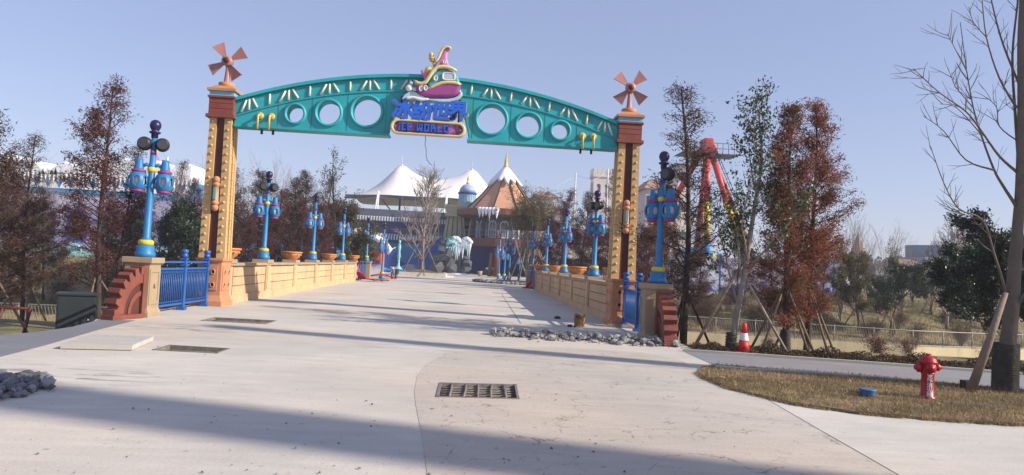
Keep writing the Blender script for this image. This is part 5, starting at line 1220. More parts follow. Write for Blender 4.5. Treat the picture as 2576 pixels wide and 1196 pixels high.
# ================================================================== BACKGROUND BUILDINGS
MP = dict(
 purple=mat('violet_wall', '4f4aa0', .7, .12, .4, .2, 5, dirt=.2), blue=mat('deep_blue_wall', '1f4f9e', .7, .14, .4, .2, 5, dirt=.2), navy=mat('navy_wall', '1c2f6b', .7, .2, .3, .2, 4), sky=mat('sky_blue_wall', '3f98d0', .7, .12, .4, .2, 4),
 tent=mat('white_membrane', (.86, .83, .78), .6, .04, .3, .05, 3, trans=.12), grey=mat('grey_roof', '5a6070', .7, .1, .4, .1, 5), white=mat('white_plaster', 'e2e2ea', .75, .06, .4, .2, 4, dirt=.1), snow=mat('white_snow_plaster', (.80, .82, .86), .7, .05, .6, .5, 3),
 tile=mat('pinkish_roof_tile', 'd6a07e', .75, .12, .5, .3, 6), wood=mat('brown_timber', '7a4a35', .7, .2, .6, .3, 6, dirt=.2), wooddk=mat('dark_timber', '45281f', .7, .2, .6, .2, 6), cream=mat('cream_cladding', 'd0c5a0', .7, .1, .8, .2, 6, dirt=.2), tealroof=mat('pale_dome', 'a9bcd4', .5, .1, .6, .1, 5),
 rock=mat('grey_sculpted_rock', (.085, .09, .105), .85, .3, .7, .9, 2), mint=mat('mint_ice', '8fd0d0', .5, .15, .8, .4, 3), lilac=mat('lilac_wall', 'a8a2cc', .7, .1, .2, .2, 3, color2='ccccdc', c2scale=.35), stone2=mat('pale_tower_stone', 'dcd2cc', .8, .12, .3, .4, 3, dirt=.2), tan=mat('tan_roof', 'b09080', .8, .12, .4, .3, 4),
 red=mat('ride_red_paint', 'd04a42', .45, .1, .5, .05, 5), yel=mat('ride_yellow_paint', 'e8c83a', .45, .1, .5, .05, 5), lb=mat('ride_blue_paint', '3b93d6', .45, .1, .5, .05, 5), steel=mat('white_steel_mast', 'dedee2', .5, .05, .5, .05, 5), dkglass=mat('dark_window_glass', (.03, .035, .05), .15, .1, 1, 0, spec=.6), orange=mat('hut_orange', 'e0703f', .7, .1, 1, .2, 6),
 far=mat('far_grey_facade', '8a92a2', .7, .08, .05, .1, 1), farb=mat('far_blue_facade', '56708f', .6, .1, .05, .1, 1))
def B5(x, y, Y): v = V(*z5(x, y), Y); return v
# tensile tent
tY = 130
tent = empty('tensile_tent', (-7, tY, 0), 'large white twin-peaked tensile tent roof on white masts', 'tent')
def tent_z(u, w):
    # u along X (world), w depth 0..1 front->back ; catenary surfaces with two peaks
    p1, p2, zb, zp = -12.9, -.45, 11.6, 17.9
    dz = 0
    def pk(px, s): d = math.hypot((u-px)/s, (w-.5)*2.1); return max(0, 1-d)
    a = pk(p1, 9.5)**1.55; b = pk(p2, 9.5)**1.55
    ridge = .68*math.exp(-((w-.5)/.28)**2)*(1 if p1 < u < p2 else math.exp(-((min(abs(u-p1), abs(u-p2)))/3.4)**2))
    v = max(a, b, 0)+.12*min(a, b); v = (v**3+ridge**3)**(1/3.)
    scal = .75*abs(math.sin((u-p1)/(p2-p1)*PI*1.0+PI/2))
    edge = -1.1*(1-abs(2*w-1))*0
    return zb+(zp-zb)*min(v, 1.02)
q = MB(); NU, NW = 60, 20; us = np.linspace(-20.8, 7.5, NU); vs = []
for i, u in enumerate(us):
    tu = (u+6.65)/14.2; half = 12.5*(1-.22*abs(tu)**2)
    for j in range(NW+1):
        w = j/NW; sc_ = 1-.10*math.cos((u+12.9)/12.45*2*PI)*0; y = (w-.5)*2*half
        inset = 1.3*math.sin(min(1, max(0, (u+15)/11.2 % 1))*PI) if -15 < u < 7.4 else 0
        y = (w-.5)*2*(half-inset)
        vs.append((u+7, y, tent_z(u, w)-.55*(math.sin(((u+15)/11.2 % 1)*PI) if abs(w-.5) > .45 else 0)*-1*0))
fs = [(i*(NW+1)+j, (i+1)*(NW+1)+j, (i+1)*(NW+1)+j+1, i*(NW+1)+j+1) for i in range(NU-1) for j in range(NW)]
q.add(vs, fs, 0, True); o = q.build('membrane', MP['tent'], tent); so = o.modifiers.new('t', 'SOLIDIFY'); so.thickness = .06
# under frame valance
q = MB()
for i in range(NU-1):
    a, b = Vector(vs[i*(NW+1)]), Vector(vs[(i+1)*(NW+1)]); da = .5*abs(math.sin((us[i]+15)/11.2*PI)); db = .5*abs(math.sin((us[i+1]+15)/11.2*PI))
    q.add([a, b, b+Vector((0, 1.0, -db*1.2)), a+Vector((0, 1.0, -da*1.2))], [(0, 1, 2, 3)])
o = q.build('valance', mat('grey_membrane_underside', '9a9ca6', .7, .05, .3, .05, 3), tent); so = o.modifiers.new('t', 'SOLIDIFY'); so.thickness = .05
for px in (-12.9, -.45):
    MB().tube([(px+7, 0, 16.8), (px+7, 0, 18.0), (px+7, 0, 18.35)], [.5, .25, .1], 12).tube([(px+7, 0, 18.2), (px+7, 0, 19.6)], .05, 6).build('peak_cap', MP['steel'], tent)
    MB().tube([(px+7, 0, 0), (px+7, 0, 17.6)], .18, 8).build('mast', MP['grey'], tent)
for px in (-15.2, -4.3, 6.5):
    MB().tube([(px+7, -12.3, 12.2), (px+7-.9, -15.5, 0)], .13, 8).tube([(px+7+.1, -12.2, 12.1), (px+7+.2, -15.8, 0)], .13, 8).build('edge_mast', MP['steel'], tent)
    MB().tube([(px+7, -12.2, 11.6), (px+9.6, -4, 8.2)], .10, 6).build('strut', MP['grey'], tent)

# long blue building under the tent
bb = empty('blue_building', (-9, 116, 0), 'long blue and violet building with striped scalloped awnings below the white tent', 'building')
MB().box(-14, 13, -5, 6, 0, 3.9).build('lower_wall', MP['sky'], bb)
MB().box(-14, 13, -3.4, 6, 3.9, 7.0).build('upper_wall', MP['purple'], bb)
MB().box(-15, 13.5, -4.6, 7, 7.0, 8.9).build('roof_band', MP['grey'], bb)
for z, y, nm in ((4.9, -6.0, 0), (7.7, -4.9, 1)):
    q = MB(); n_ = 66
    for i in range(n_):
        x0 = -14+i*27/n_; x1 = x0+27/n_*.5; q.add([(x0, y+1.2, z+.35), (x1, y+1.2, z+.35), (x1, y, z), (x0, y, z), (x1, y, z-.5), ((x0+x1)/2, y, z-.62), (x0, y, z-.5)], [(0, 1, 2, 3), (3, 2, 4, 5, 6)])
    o = q.build('awning_stripes', MP['white'], bb); so = o.modifiers.new('t', 'SOLIDIFY'); so.thickness = .03
    q = MB()
    for i in range(n_):
        x0 = -14+(i+.5)*27/n_; x1 = x0+27/n_*.5; q.add([(x0, y+1.2, z+.33), (x1, y+1.2, z+.33), (x1, y, z-.02), (x0, y, z-.02), (x1, y, z-.5), ((x0+x1)/2, y, z-.62), (x0, y, z-.5)], [(0, 1, 2, 3), (3, 2, 4, 5, 6)])
    o = q.build('awning_stripes', MP['grey'], bb); so = o.modifiers.new('t', 'SOLIDIFY'); so.thickness = .03
for i in range(7):
    f = MB().box(-12.6+i*3.6, -10.6+i*3.6, -3.5, -3.35, 5.2, 6.5).build('window', MP['navy'], bb); MB().box(-12.45+i*3.6, -10.75+i*3.6, -3.56, -3.5, 5.35, 6.35).build('pane', MP['dkglass'], f)
MB().box(-8.5, -5.5, -5.12, -5.0, 1.0, 3.0).build('opening', MP['navy'], bb)
shape('wave_mural', [[(-14, 0)]+[(-14+i*.45, 1.1+.45*math.sin(i*.55)) for i in range(61)]+[(13, 0)]], .06, 0, bb, MP['blue'], y=-5.06)
shape('wave_mural', [[(-14, 0)]+[(-14+i*.45, .55+.30*math.sin(i*.62+1)) for i in range(61)]+[(13, 0)]], .06, 0, bb, MP['white'], y=-5.14)
# blue stair ramp flanks
rp = empty('blue_ramp', (-9, 104, 0), 'blue ramp walls rising in zigzag before the blue building', 'ramp')
for nm, pts in (('ramp_wall', [(-5.6, .1), (-5.6, 1.1), (-1.5, 3.1), (-1.3, 2.3), (-1.3, 0)]), ('ramp_wall', [(1.2, .0), (1.2, 1.8), (4.6, 4.9), (5.2, 4.9), (5.2, 0)])):
    shape(nm, [pts], .8, .03, rp, MP['blue'])
for a, b in (((-5.6, 1.12), (-1.5, 3.12)), ((1.2, 1.82), (4.6, 4.92))): MB().tube([(a[0], -.42, a[1]), (b[0], -.42, b[1])], .06, 6).build('rail', MP['yel'], rp)

# round restaurant with conical roof
RY = 106
ax = V(*z5(1455, 400), RY).x; rs = empty('round_restaurant', (ax, RY, 0), 'round two-storey restaurant with tall snow-capped conical tiled roof and gold spire', 'building')
kk = RY/100*.0153*1.0
MB().lathe([(4.6, 0), (4.6, 4.0)], (0, 0, 0), 32, smooth=False).box(-5.8, 16, 1.0, 9, 0, 4.0).build('ground_floor', MP['navy'], rs)
MB().lathe([(6.0, 3.9), (6.0, 5.0), (4.1, 5.02)], (0, 0, 0), 32, smooth=False).box(1, 17, -1.0, 9, 3.92, 4.98).build('balcony', MP['wood'], rs)
q = MB()
for z in (5.5, 6.1): q.tube([(5.9*math.cos(a), 5.9*math.sin(a), z) for a in np.linspace(-PI, 0, 22)], .035, 5); q.tube([(5.9, 0, z), (17, -.9, z)], .035, 5)
for a in np.linspace(-PI, 0, 12): q.tube([(5.9*math.cos(a), 5.9*math.sin(a), 5), (5.9*math.cos(a), 5.9*math.sin(a), 6.15)], .05, 5)
for x in np.linspace(6.5, 16.5, 9): q.tube([(x, -.9, 5), (x, -.9, 6.15)], .05, 5)
q.build('railing', MP['far'], rs)
MB().lathe([(4.0, 5.0), (4.0, 8.1)], (0, 0, 0), 32).build('drum', MP['farb'], rs)
for k in range(7):
    a = R(-160+k*23.5); T = Matrix.Rotation(a+PI/2, 4, 'Z')
    arch_ = [(-.62, 5.15), (.62, 5.15), (.62, 7.0)]+[(.62*math.cos(t), 7.0+.62*math.sin(t)) for t in np.linspace(.15, PI-.15, 10)]+[(-.62, 7.0)]
    inn = [(-.45, 5.3), (.45, 5.3), (.45, 7.0)]+[(.45*math.cos(t), 7.0+.45*math.sin(t)) for t in np.linspace(.15, PI-.15, 10)]+[(-.45, 7.0)]
    f = shape('window', [arch_, inn[::-1]], .25, .02, rs, MP['white'], T=T, y=-3.98); shape('pane', [inn], .06, 0, f, MP['dkglass'], T=T, y=-3.98)
    q = MB(); q.box(-.03, .03, -4.06, -4.02, 5.3, 7.4, 0, T).box(-.45, .45, -4.06, -4.02, 6.3, 6.36, 0, T).box(-.03+.22, .03+.22, -4.06, -4.02, 5.3, 6.95, 0, T).box(-.25, -.19, -4.06, -4.02, 5.3, 6.95, 0, T); q.build('mullions', MP['white'], f)
    a2 = R(-148+k*23.5); MB().tube([(5.0*math.cos(a2), 5.0*math.sin(a2), 5), (5.0*math.cos(a2), 5.0*math.sin(a2), 8.2)], .28 if k in (0, 1) else .14, 8).build('column', MP['wooddk'] if k < 2 else MP['wood'], rs)
MB().lathe([(6.4, 8.15), (6.75, 8.3), (6.75, 9.1), (6.3, 9.2), (5.3, 9.25)], (0, 0, 0), 28, smooth=False).build('eaves', MP['wood'], rs)
MB().lathe([(5.4, 9.2), (3.3, 11.4), (1.6, 13.6), (.45, 15.2), (.001, 15.4)], (0, 0, 0), 10, smooth=False).build('roof', MP['tile'], rs)
q = MB()
for k in range(10):
    a = 2*PI*k/10; q.tube([(5.45*math.cos(a), 5.45*math.sin(a), 9.25), (3.35*math.cos(a), 3.35*math.sin(a), 11.45), (1.65*math.cos(a), 1.65*math.sin(a), 13.65)], .10, 5)
q.build('roof_ribs', MP['wooddk'], rs)
r7 = random.Random(3); n_ = 40; vs = []; prof = [(0.3, 15.7), (.7, 15.2), (1.3, 14.5), (1.7, 13.9), (2.1, 13.4)]
for i, (r_, z) in enumerate(prof):
    for k in range(n_):
        j = math.sin(k*1.9)+.6*math.sin(k*.83+1); dr = 1+.06*r7.uniform(-1, 1); drop = (.42*j+.3*r7.uniform(-1, 1) if i == 4 else (.3*j if i == 3 else .1*r7.uniform(-1, 1))); zf = z-drop; rr_ = (15.6-zf)*.86+.25
        vs.append((rr_*dr*math.cos(2*PI*k/n_), rr_*dr*math.sin(2*PI*k/n_), zf))
fs = [(i*n_+k, i*n_+(k+1) % n_, (i+1)*n_+(k+1) % n_, (i+1)*n_+k) for i in range(4) for k in range(n_)]+[tuple(range(n_))]
o = MB().add(vs, fs, 0, True).build('snow_cap', MP['snow'], rs); so = o.modifiers.new('t', 'SOLIDIFY'); so.thickness = .3; so.offset = 0
MB().lathe([(.32, 15.5), (.36, 15.9), (.22, 16.0), (.26, 16.4), (.10, 17.2), (.12, 17.3), (.001, 18.3)], (0, 0, 0), 10).build('spire', M['gold'], rs)
q = MB(); r8 = random.Random(9)
for k in range(6):
    a = R(-121+k*4.2); x, y = 6.8*math.cos(a), 6.8*math.sin(a); q.ball((x, y, 8.95), .36, 8, sz=.8); q.lathe([(.28, 9.0), (.2, 8.4), (.001, 8.6-r8.uniform(.4, 1.5))], (x, y, 0), 7)
q.build('icicles', MP['snow'], rs)
# cream tower
cx = B5(1105, 400, 110).x; ct = empty('cream_tower', (cx, 111, 0), 'cream flared tower with striped drum and pale blue dome left of the conical roof', 'tower')
MB().frus(-1.3, 0, 5.0, 8.3, 1.7, 1.6, 1.25, 1.3).frus(2.2, 0, 5.0, 8.3, 1.6, 1.6, 1.25, 1.3).box(-3.2, 3.8, -1.2, 2, 0, 5.0).build('tower_wall', MP['cream'], ct)
q = MB()
for cx_ in (-1.3, 2.2):
    for k in range(4): x = cx_-1.2+k*.8; q.add([(x-.05, -1.68, 5.02), (x+.05, -1.68, 5.02), (cx_+(x-cx_)*.75+.05, -1.36, 8.3), (cx_+(x-cx_)*.75-.05, -1.36, 8.3)], [(0, 1, 2, 3)])
q.build('cladding_joints', MP['wooddk'], ct)
MB().box(-2.9, .6, -1.9, 1.8, 8.3, 8.7).box(-3.2, .8, -2.2, 2, 9.7, 10.0).frus(-1.1, -.1, 8.7, 9.7, 1.5, 1.7, 1.95, 2.0).build('cornice', MP['cream'], ct)
MB().lathe([(1.5, 9.4), (1.5, 10.2), (1.3, 10.25), (1.25, 11.9)], (.3, 0, 0), 24, smooth=False).build('drum', MP['tealroof'], ct)
q = MB()
for k in range(20): a = 2*PI*k/20; q.box(-.07, .07, -1.31, -1.24, 10.3, 11.8, 0, Matrix.Translation((.3, 0, 0)) @ Matrix.Rotation(a, 4, 'Z'))
q.build('drum_stripes', MP['mint'], ct)
MB().lathe([(1.4, 11.85), (1.45, 12.05), (1.3, 12.15)], (.3, 0, 0), 24).build('ring', MP['blue'], ct)
MB().lathe([(1.3, 12.1), (1.15, 12.7), (.75, 13.2), (.2, 13.45), (.001, 13.5)], (.3, 0, 0), 24).build('dome', MP['tealroof'], ct)
MB().lathe([(.2, 13.4), (.3, 13.6), (.1, 13.8), (.18, 14.1), (.001, 14.9)], (.3, 0, 0), 8).build('finial', M['gold'], ct)
# rock and ice
rk = B5(960, 1020, 98); ro = empty('ice_rock_gateway', (rk.x, 98, 0), 'grey sculpted rock pillars with mint and white icicle overhang before the restaurant', 'rock sculpture')
q = MB(); r9 = random.Random(5)
for (x, z, r_) in [(-1.3, .8, 1.3), (-1.2, 2.0, 1.25), (-.8, 3.2, 1.15), (0, 1.2, 1.2), (-.2, 2.6, 1.1), (.5, .7, 1.0), (.4, 3.7, 1.0), (1.3, 4.2, .8), (-.6, 4.1, .9)]: q.rockb((x, 0, z), r_, r9, flat=1.0)
q.build('rock_mass', MP['rock'], ro)
q = MB()
for (x, z, r_) in [(2.2, .5, .85), (2.4, 1.3, .75), (2.1, 2.1, .7), (2.3, 2.9, .7), (2.0, 3.7, .7)]: q.rockb((x, 0, z), r_, r9, flat=1.0)
q.build('rock_pillar', MP['rock'], ro)
q = MB()
for i in range(11):
    x = .4+i*.22; q.ball((x, -.4, 4.4+.25*math.sin(i)), .45, 8, sz=.8); q.lathe([(.30, 4.3), (.2, 3.5), (.001, 4.0-r9.uniform(.8, 2.4))], (x, -.5, 0), 7)
q.build('icicle_overhang', mat('grey_ice', (.50, .58, .64), .6, .2, 1.5, .5, 4), ro)
q = MB()
for (x, z, r_) in [(.1, 4.2, .6), (.5, 4.7, .5), (-.3, 3.9, .45), (.6, 4.0, .5)]: q.rockb((x, -.5, z), r_, r9, flat=.9)
for i in range(5): q.lathe([(.16, 3.5), (.001, 3.5-r9.uniform(.5, 1.0))], (-.4+i*.3, -.7, 0), 6)
q.build('mint_ice', MP['mint'], ro)
# mint ornamental post, hut, scooter, plaza bits
p = V(1001, 690, 82); mo = empty('mint_ornament', (p.x, p.y, 0), 'slender mint ornamental post on a shell base left of the leafless plaza tree', 'ornament')
MB().lathe([(1.0, 0), (.9, .2), (.4, .5), (.14, .8), (.12, 1.6), (.2, 1.8), (.12, 2.4), (.2, 2.9), (.08, 3.3), (.18, 3.5), (.001, 3.7)], (0, 0, 0), 12, sx=1, sy=.8).build('post', MP['mint'], mo)
p = V(912, 650, 66); hu = empty('snow_roof_hut', (p.x, 66, 0), 'small orange hut with curled white snow roof behind the far left gate', 'hut')
MB().box(-1.8, 1.8, -1.2, 1.2, 0, 2.2).build('wall', MP['orange'], hu); MB().box(-1.9, 1.9, -1.35, -1.2, .0, .95).build('counter', MP['white'], hu)
for i in range(6): MB().box(-1.8+i*.62, -1.4+i*.62, -1.5, -1.36, 1.0, 1.35).build('counter_flag', MP['blue'], hu)
shape('roof', [[(-2.4, 2.3), (2.4, 2.3), (2.1, 2.7), (1.0, 3.2), (-.2, 3.7), (-1.4, 3.5), (-2.2, 2.9)]], 3.2, .1, hu, mat('grey_slate', '8a8590', .7, .2, 2))
MB().tube([(-2.3, -1.7, 2.9), (-1.2, -1.7, 3.6), (-.1, -1.7, 3.85), (1.0, -1.7, 3.45), (2.0, -1.7, 2.95), (2.6, -1.7, 2.3), (2.4, -1.7, 1.9)], [.15, .22, .25, .25, .28, .2, .1], 8).build('snow_edge', MP['snow'], hu)
# scooter
p = G(991, 702); sc = empty('scooter', (p.x, p.y, 0), 'parked dark motor scooter with upright windshield facing the gate', 'scooter', rz=R(-8))
def wheel(y, z=.26, r_=.26):
    w = MB().lathe([(r_*.62, -.05), (r_*.92, -.055), (r_, -.02), (r_, .02), (r_*.92, .055), (r_*.62, .05), (r_*.62, -.05)], (0, y, z), 20, 0, 'x'); o = w.build('wheel', M['black'], sc); MB().lathe([(.001, -.03), (r_*.6, -.03), (r_*.6, .03), (.001, .03)], (0, y, z), 12, 0, 'x').build('rim', M['rail'], o)
wheel(-.62); wheel(.62)
MB().add([(-.16, -.45, .35), (.16, -.45, .35), (.20, -.5, .95), (-.20, -.5, .95), (-.13, -.35, .35), (.13, -.35, .35), (.15, -.36, .95), (-.15, -.36, .95)], [(0, 1, 2, 3), (5, 4, 7, 6), (3, 2, 6, 7), (0, 3, 7, 4), (1, 5, 6, 2), (0, 4, 5, 1)]).build('front_shield', mat('scooter_grey', (.5, .5, .52), .35, .1, 4, 0), sc)
MB().box(-.14, .14, -.36, .3, .28, .38, bev=.03).box(-.17, .17, .12, .85, .38, .68, bev=.06).build('body', M['black'], sc); MB().box(-.15, .15, .05, .8, .69, .78, bev=.04).build('seat', M['black'], sc)
MB().tube([(-.34, -.33, 1.05), (-.1, -.44, 1.02), (.1, -.44, 1.02), (.34, -.33, 1.05)], .018, 6).tube([(0, -.62, .3), (0, -.44, 1.02)], .03, 6).build('handlebar', M['black'], sc)
MB().ball((0, -.53, .82), .08, 10).build('headlight', M['glow'], sc)
for s in (-1, 1): MB().tube([(s*.25, -.38, 1.05), (s*.33, -.4, 1.28)], .01, 4).ball((s*.33, -.4, 1.3), .06, 8, sz=.7).build('mirror', M['black'], sc)
# crates near scooter
p = G(965, 690); b0 = empty('tarpaulin_heap', (p.x, p.y+6, 0), 'low heap under bright blue tarpaulin left of the scooter', 'tarpaulin')
q = MB(); [q.rockb((i*.5-1.2, 0, .3), .5, r9, flat=.6) for i in range(6)]; q.build('cover', mat('blue_tarp', '2f86c4', .5, .15, 2, .4, 5), b0)
for i, (x, y) in enumerate(((1207, 694), (1160, 691), (1120, 697), (1225, 690))):
    p = G(x, y+1); q = MB()
    if i == 0: q.box(-.35, .35, -.25, .25, .0, .5, bev=.02).box(.6, 1.2, -.25, .25, 0, .45, bev=.02); lab = 'two pale buckets standing on the plaza before the restaurant'; nm = 'buckets'
    else: q.box(-.8, .8, -.4, .4, 0, .18, bev=.02); lab = ('', 'low pinkish board stack left of the pale buckets', 'low white board stack near the tree planter', 'low white board stack right of the pale buckets')[i]; nm = 'board_stack'
    if i == 0:
        rt = empty(nm, (p.x, p.y, 0), 'pale bucket standing on the plaza before the restaurant', 'bucket'); MB().lathe([(.22, 0), (.28, .5), (.001, .45)], (0, 0, 0), 14).build('body', M['stone'], rt); MB().lathe([(.28, .5), (.3, .5), (.3, .55), (.27, .55)], (0, 0, 0), 14).build('rim', M['white'], rt)
    else: tag(q.build(nm, M['white'], None, (p.x, p.y, 0)), lab, 'boards')
# log posts
p = G(1247, 697); lg = empty('wooden_log_post', (p.x, p.y, 0), 'pair of thick brown logs standing by the plaza lamps', 'log posts')
MB().tube([(0, 0, 0), (.05, 0, 1.8), (.0, 0, 3.4)], [.42, .36, .40], 10).build('log', MP['wood'], lg); MB().tube([(-.75, .2, 0), (-.6, .2, 2.9)], [.3, .26], 10).build('log', MP['wood'], lg)
p = G(1233, 694); q = MB(); [q.rockb((r9.uniform(-1, 1), r9.uniform(-.5, .5), .4), .7, r9) for i in range(5)]; q2 = empty('snow_boulder', (p.x, p.y+3, 0), 'grey boulder with white snow top left of the brown logs', 'boulder'); q.build('rock', MP['rock'], q2); MB().ball((0, -.1, .85), .6, 10, sz=.4).build('snow', MP['snow'], q2)

# stone clock tower
tw = empty('stone_tower', (V(1511, 500, 150).x, 150, 0), 'pale stone tower with crenellated top and arched openings behind the right lamps', 'tower')
for z0, z1, h in ((0, 14.5, 2.35), (14.5, 21.0, 1.95)):
    outer = [(-h, z0), (h, z0), (h, z1), (-h, z1)]
    if z0 == 0: MB().box(-h, h, -h, h, z0, z1).build('shaft', MP['stone2'], tw)
    else:
        for s in range(4):
            hs_ = [[(x-.42, 16.3), (x+.42, 16.3), (x+.42, 18.6)]+[(x+.42*math.cos(t), 18.6+.42*math.sin(t)) for t in np.linspace(.2, PI-.2, 8)]+[(x-.42, 18.6)] for x in (-.85, .85)]
            hh_ = h if s % 2 == 0 else h-.5
            shape('belfry_wall', [[(-hh_, z0), (hh_, z0), (hh_, z1), (-hh_, z1)]]+[g_[::-1] for g_ in hs_], .5, 0, tw, MP['stone2'], T=Matrix.Rotation(s*PI/2, 4, 'Z'), y=-h+.25)
MB().box(-2.2, 2.2, -2.2, 2.2, 14.4, 14.9).build('string_course', MP['stone2'], tw)
q = MB(); q.box(-2.15, 2.15, -2.15, 2.15, 20.4, 20.95)
for s in range(4):
    T = Matrix.Rotation(s*PI/2, 4, 'Z')
    for i in range(5): q.box(-2.1+i*.9, -1.6+i*.9, -2.1, -1.75, 20.9, 22.2, 0, T)
q.build('battlements', MP['stone2'], tw)
for i, (px, top, Y, lab) in enumerate(((1449, 435, 140, 'thin white guyed mast left of the stone tower'), (1530, 425, 120, 'thin white guyed mast in front of the stone tower'), (422, 395, 90, 'thin white mast behind the wispy tree left of the gate'))):
    v = V(px, top, Y); rt = empty('guyed_mast', (v.x, Y, 0), lab, 'mast', 'white guyed masts'); MB().tube([(0, 0, 0), (0, 0, v.z)], [.3, .12], 8).build('mast', MP['steel'], rt); MB().tube([(0, 0, v.z-.6), (-12, 4, v.z-8)], .03, 3).tube([(0, 0, v.z-.6), (12, 4, v.z-2)], .03, 3).build('guy_wires', MP['steel'], rt)
# mediterranean buildings behind the right trees
def block(px0, px1, top, Y, roof, wallm, label, name='pale_building', hip=1.6, D=10, wins=(2, 4)):
    a, b = V(px0, 600, Y), V(px1, 600, Y); zt = V((px0+px1)/2, top, Y).z; w = (b.x-a.x)/2; rt = empty(name, ((a.x+b.x)/2, Y+D/2, 0), label, 'building')
    hw = zt-hip; MB().box(-w, w, -D/2, D/2, -1, hw).build('wall', wallm, rt)
    if hip > 0: MB().frus(0, 0, hw, zt, w+.5, D/2+.5, w*.45, D*.15).build('roof', roof, rt)
    else: MB().box(-w-.3, w+.3, -D/2-.3, D/2+.3, hw, hw+.4).build('roof', roof, rt)
    ny, nx_ = wins
    for j in range(ny):
        for i in range(nx_):
            x = -w+(i+.5)*2*w/nx_; z = hw*(j+.45)/ny; f = MB().box(x-.55, x+.55, -D/2-.06, -D/2, z, z+1.5).build('window', MP['white'], rt); MB().box(x-.42, x+.42, -D/2-.10, -D/2-.06, z+.12, z+1.38).build('pane', MP['dkglass'], f)
    return rt
block(1622, 1700, 446, 95, MP['tan'], MP['stone2'], 'pale building with tan hipped roof just right of the right gate pillar', wins=(3, 5))
block(1699, 1730, 402, 105, MP['grey'], MP['stone2'], 'pale square tower-like building behind the pendulum ride platform', hip=.8, wins=(4, 2))
block(1395, 1425, 520, 130, MP['tan'], MP['stone2'], 'small pale building with tan roof right of the conical roof', wins=(2, 2), hip=1.2)
block(1340, 1395, 478, 150, MP['tan'], MP['stone2'], 'tan roofed building behind the multi-stemmed tree', wins=(2, 2), hip=1.4)
block(1385, 1545, 575, 92, MP['wood'], MP['stone2'], 'long low pale building with brown roof behind the right parapet wall', wins=(2, 8), hip=.6, D=6)
block(2268, 2330, 652, 95, MP['tan'], MP['stone2'], 'small building with tan hipped roof at the middle of the right bank', wins=(1, 3), hip=1.0, D=6)
# far building at the right with a blue-grey drum
rt = block(2330, 2480, 655, 190, MP['far'], MP['far'], 'far grey building with wide blue-grey top storey at the right', hip=0, wins=(3, 9), D=16)
MB().lathe([(7.5, 0), (7.7, 4.2), (.001, 4.3)], (-.5, 0, 8.6), 28, sy=.9).build('drum_storey', MP['farb'], rt)
block(2290, 2345, 690, 230, MP['far'], MP['far'], 'far low grey block left of the building with the blue-grey top', hip=0, wins=(2, 5), D=12)
# pendulum ride
hub = V(1778, 380, 75); rd = empty('pendulum_ride', (hub.x, 75, 0), 'tall pendulum ride with red, yellow and blue legs and a railed red hub', 'ride')
H_ = hub.z
def leg(dx, dy, nm='leg'):
    top, ft = Vector((0, 0, H_-.4)), Vector((dx, dy, 0)); top = top+Vector((dx, dy, 0)).normalized()*.7
    l_ = None
    for a, b, mt in ((0, .36, 'red'), (.36, .66, 'yel'), (.66, 1.0, 'lb')):
        p_, q_ = top.lerp(ft, a), top.lerp(ft, b); o = MB().tube([p_, q_], [.31, .31], 14).build(nm, MP[mt], rd if l_ is None else l_)
        if l_ is None: l_ = o
        else: o.name = 'leg_section'
        o2 = MB().lathe([(.37, -.12), (.37, .12)], (0, 0, 0), 14, T=Matrix.Translation(q_) @ (ft-top).to_track_quat('Z', 'Y').to_matrix().to_4x4()).build('flange', MP[mt], l_)
for dx, dy in ((-7.0, 4.5), (9.2, 5.0), (-1.2, -5.5), (3.4, -5.8)): leg(dx, dy)
q = MB()
for i in range(26): z = i*.42; f = i/26; a = Vector((.7, .2, H_-.6)).lerp(Vector((9.1, 4.8, .4)), f)+Vector((.1, -.2, .75)); q.tube([a+Vector((-.1, -.3, .3)), a+Vector((-.1, .3, .3))], .03, 4)
for yy in (-.3, .3): q.tube([Vector((.8, .2+yy-.2, H_+.4)), Vector((9.2, 4.8+yy-.2, 1.4))], .04, 5)
q.build('ladder', MP['grey'], rd)
MB().lathe([(.65, -1.1), (.78, -1.0), (.78, 1.0), (.65, 1.1)], (0, 0, H_), 20, 0, 'y').box(-.5, .5, -.8, .8, H_+.6, H_+1.25, bev=.15).build('hub', MP['red'], rd)
q = MB(); q.box(-3.0, 3.0, -1.5, 1.5, H_-.55, H_-.45)
for x in np.linspace(-3.0, 3.0, 11): q.tube([(x, -1.5, H_-.5), (x, -1.5, H_+.6)], .035, 4)
for z in (H_+.05, H_+.6): q.tube([(-3.0, -1.5, z), (3, -1.5, z)], .035, 4)
q.build('platform', MP['grey'], rd)
MB().tube([(0, 0, H_), (-.6, 0, 4.2)], .3, 12).build('pendulum_arm', MP['red'], rd)
o = MB().lathe([(.6, 0), (2.2, .25), (2.6, .5), (2.2, .75), (.6, 1.1), (.001, 1.2)], (-.6, 0, 3.2), 24).build('gondola', MP['lb'], rd)
q = MB(); [q.box(-.25, .25, -.2, .2, -.1, .9, 0, Matrix.Translation((-.6+2.5*math.cos(a), 2.5*math.sin(a), 2.9)) @ Matrix.Rotation(a, 4, 'Z')) for a in np.linspace(0, 2*PI, 17)[:-1]]; q.build('seats', MP['yel'], rd)
MB().box(-5, 6, -6, 6, -.5, .8).build('deck', MP['blue'], rd)
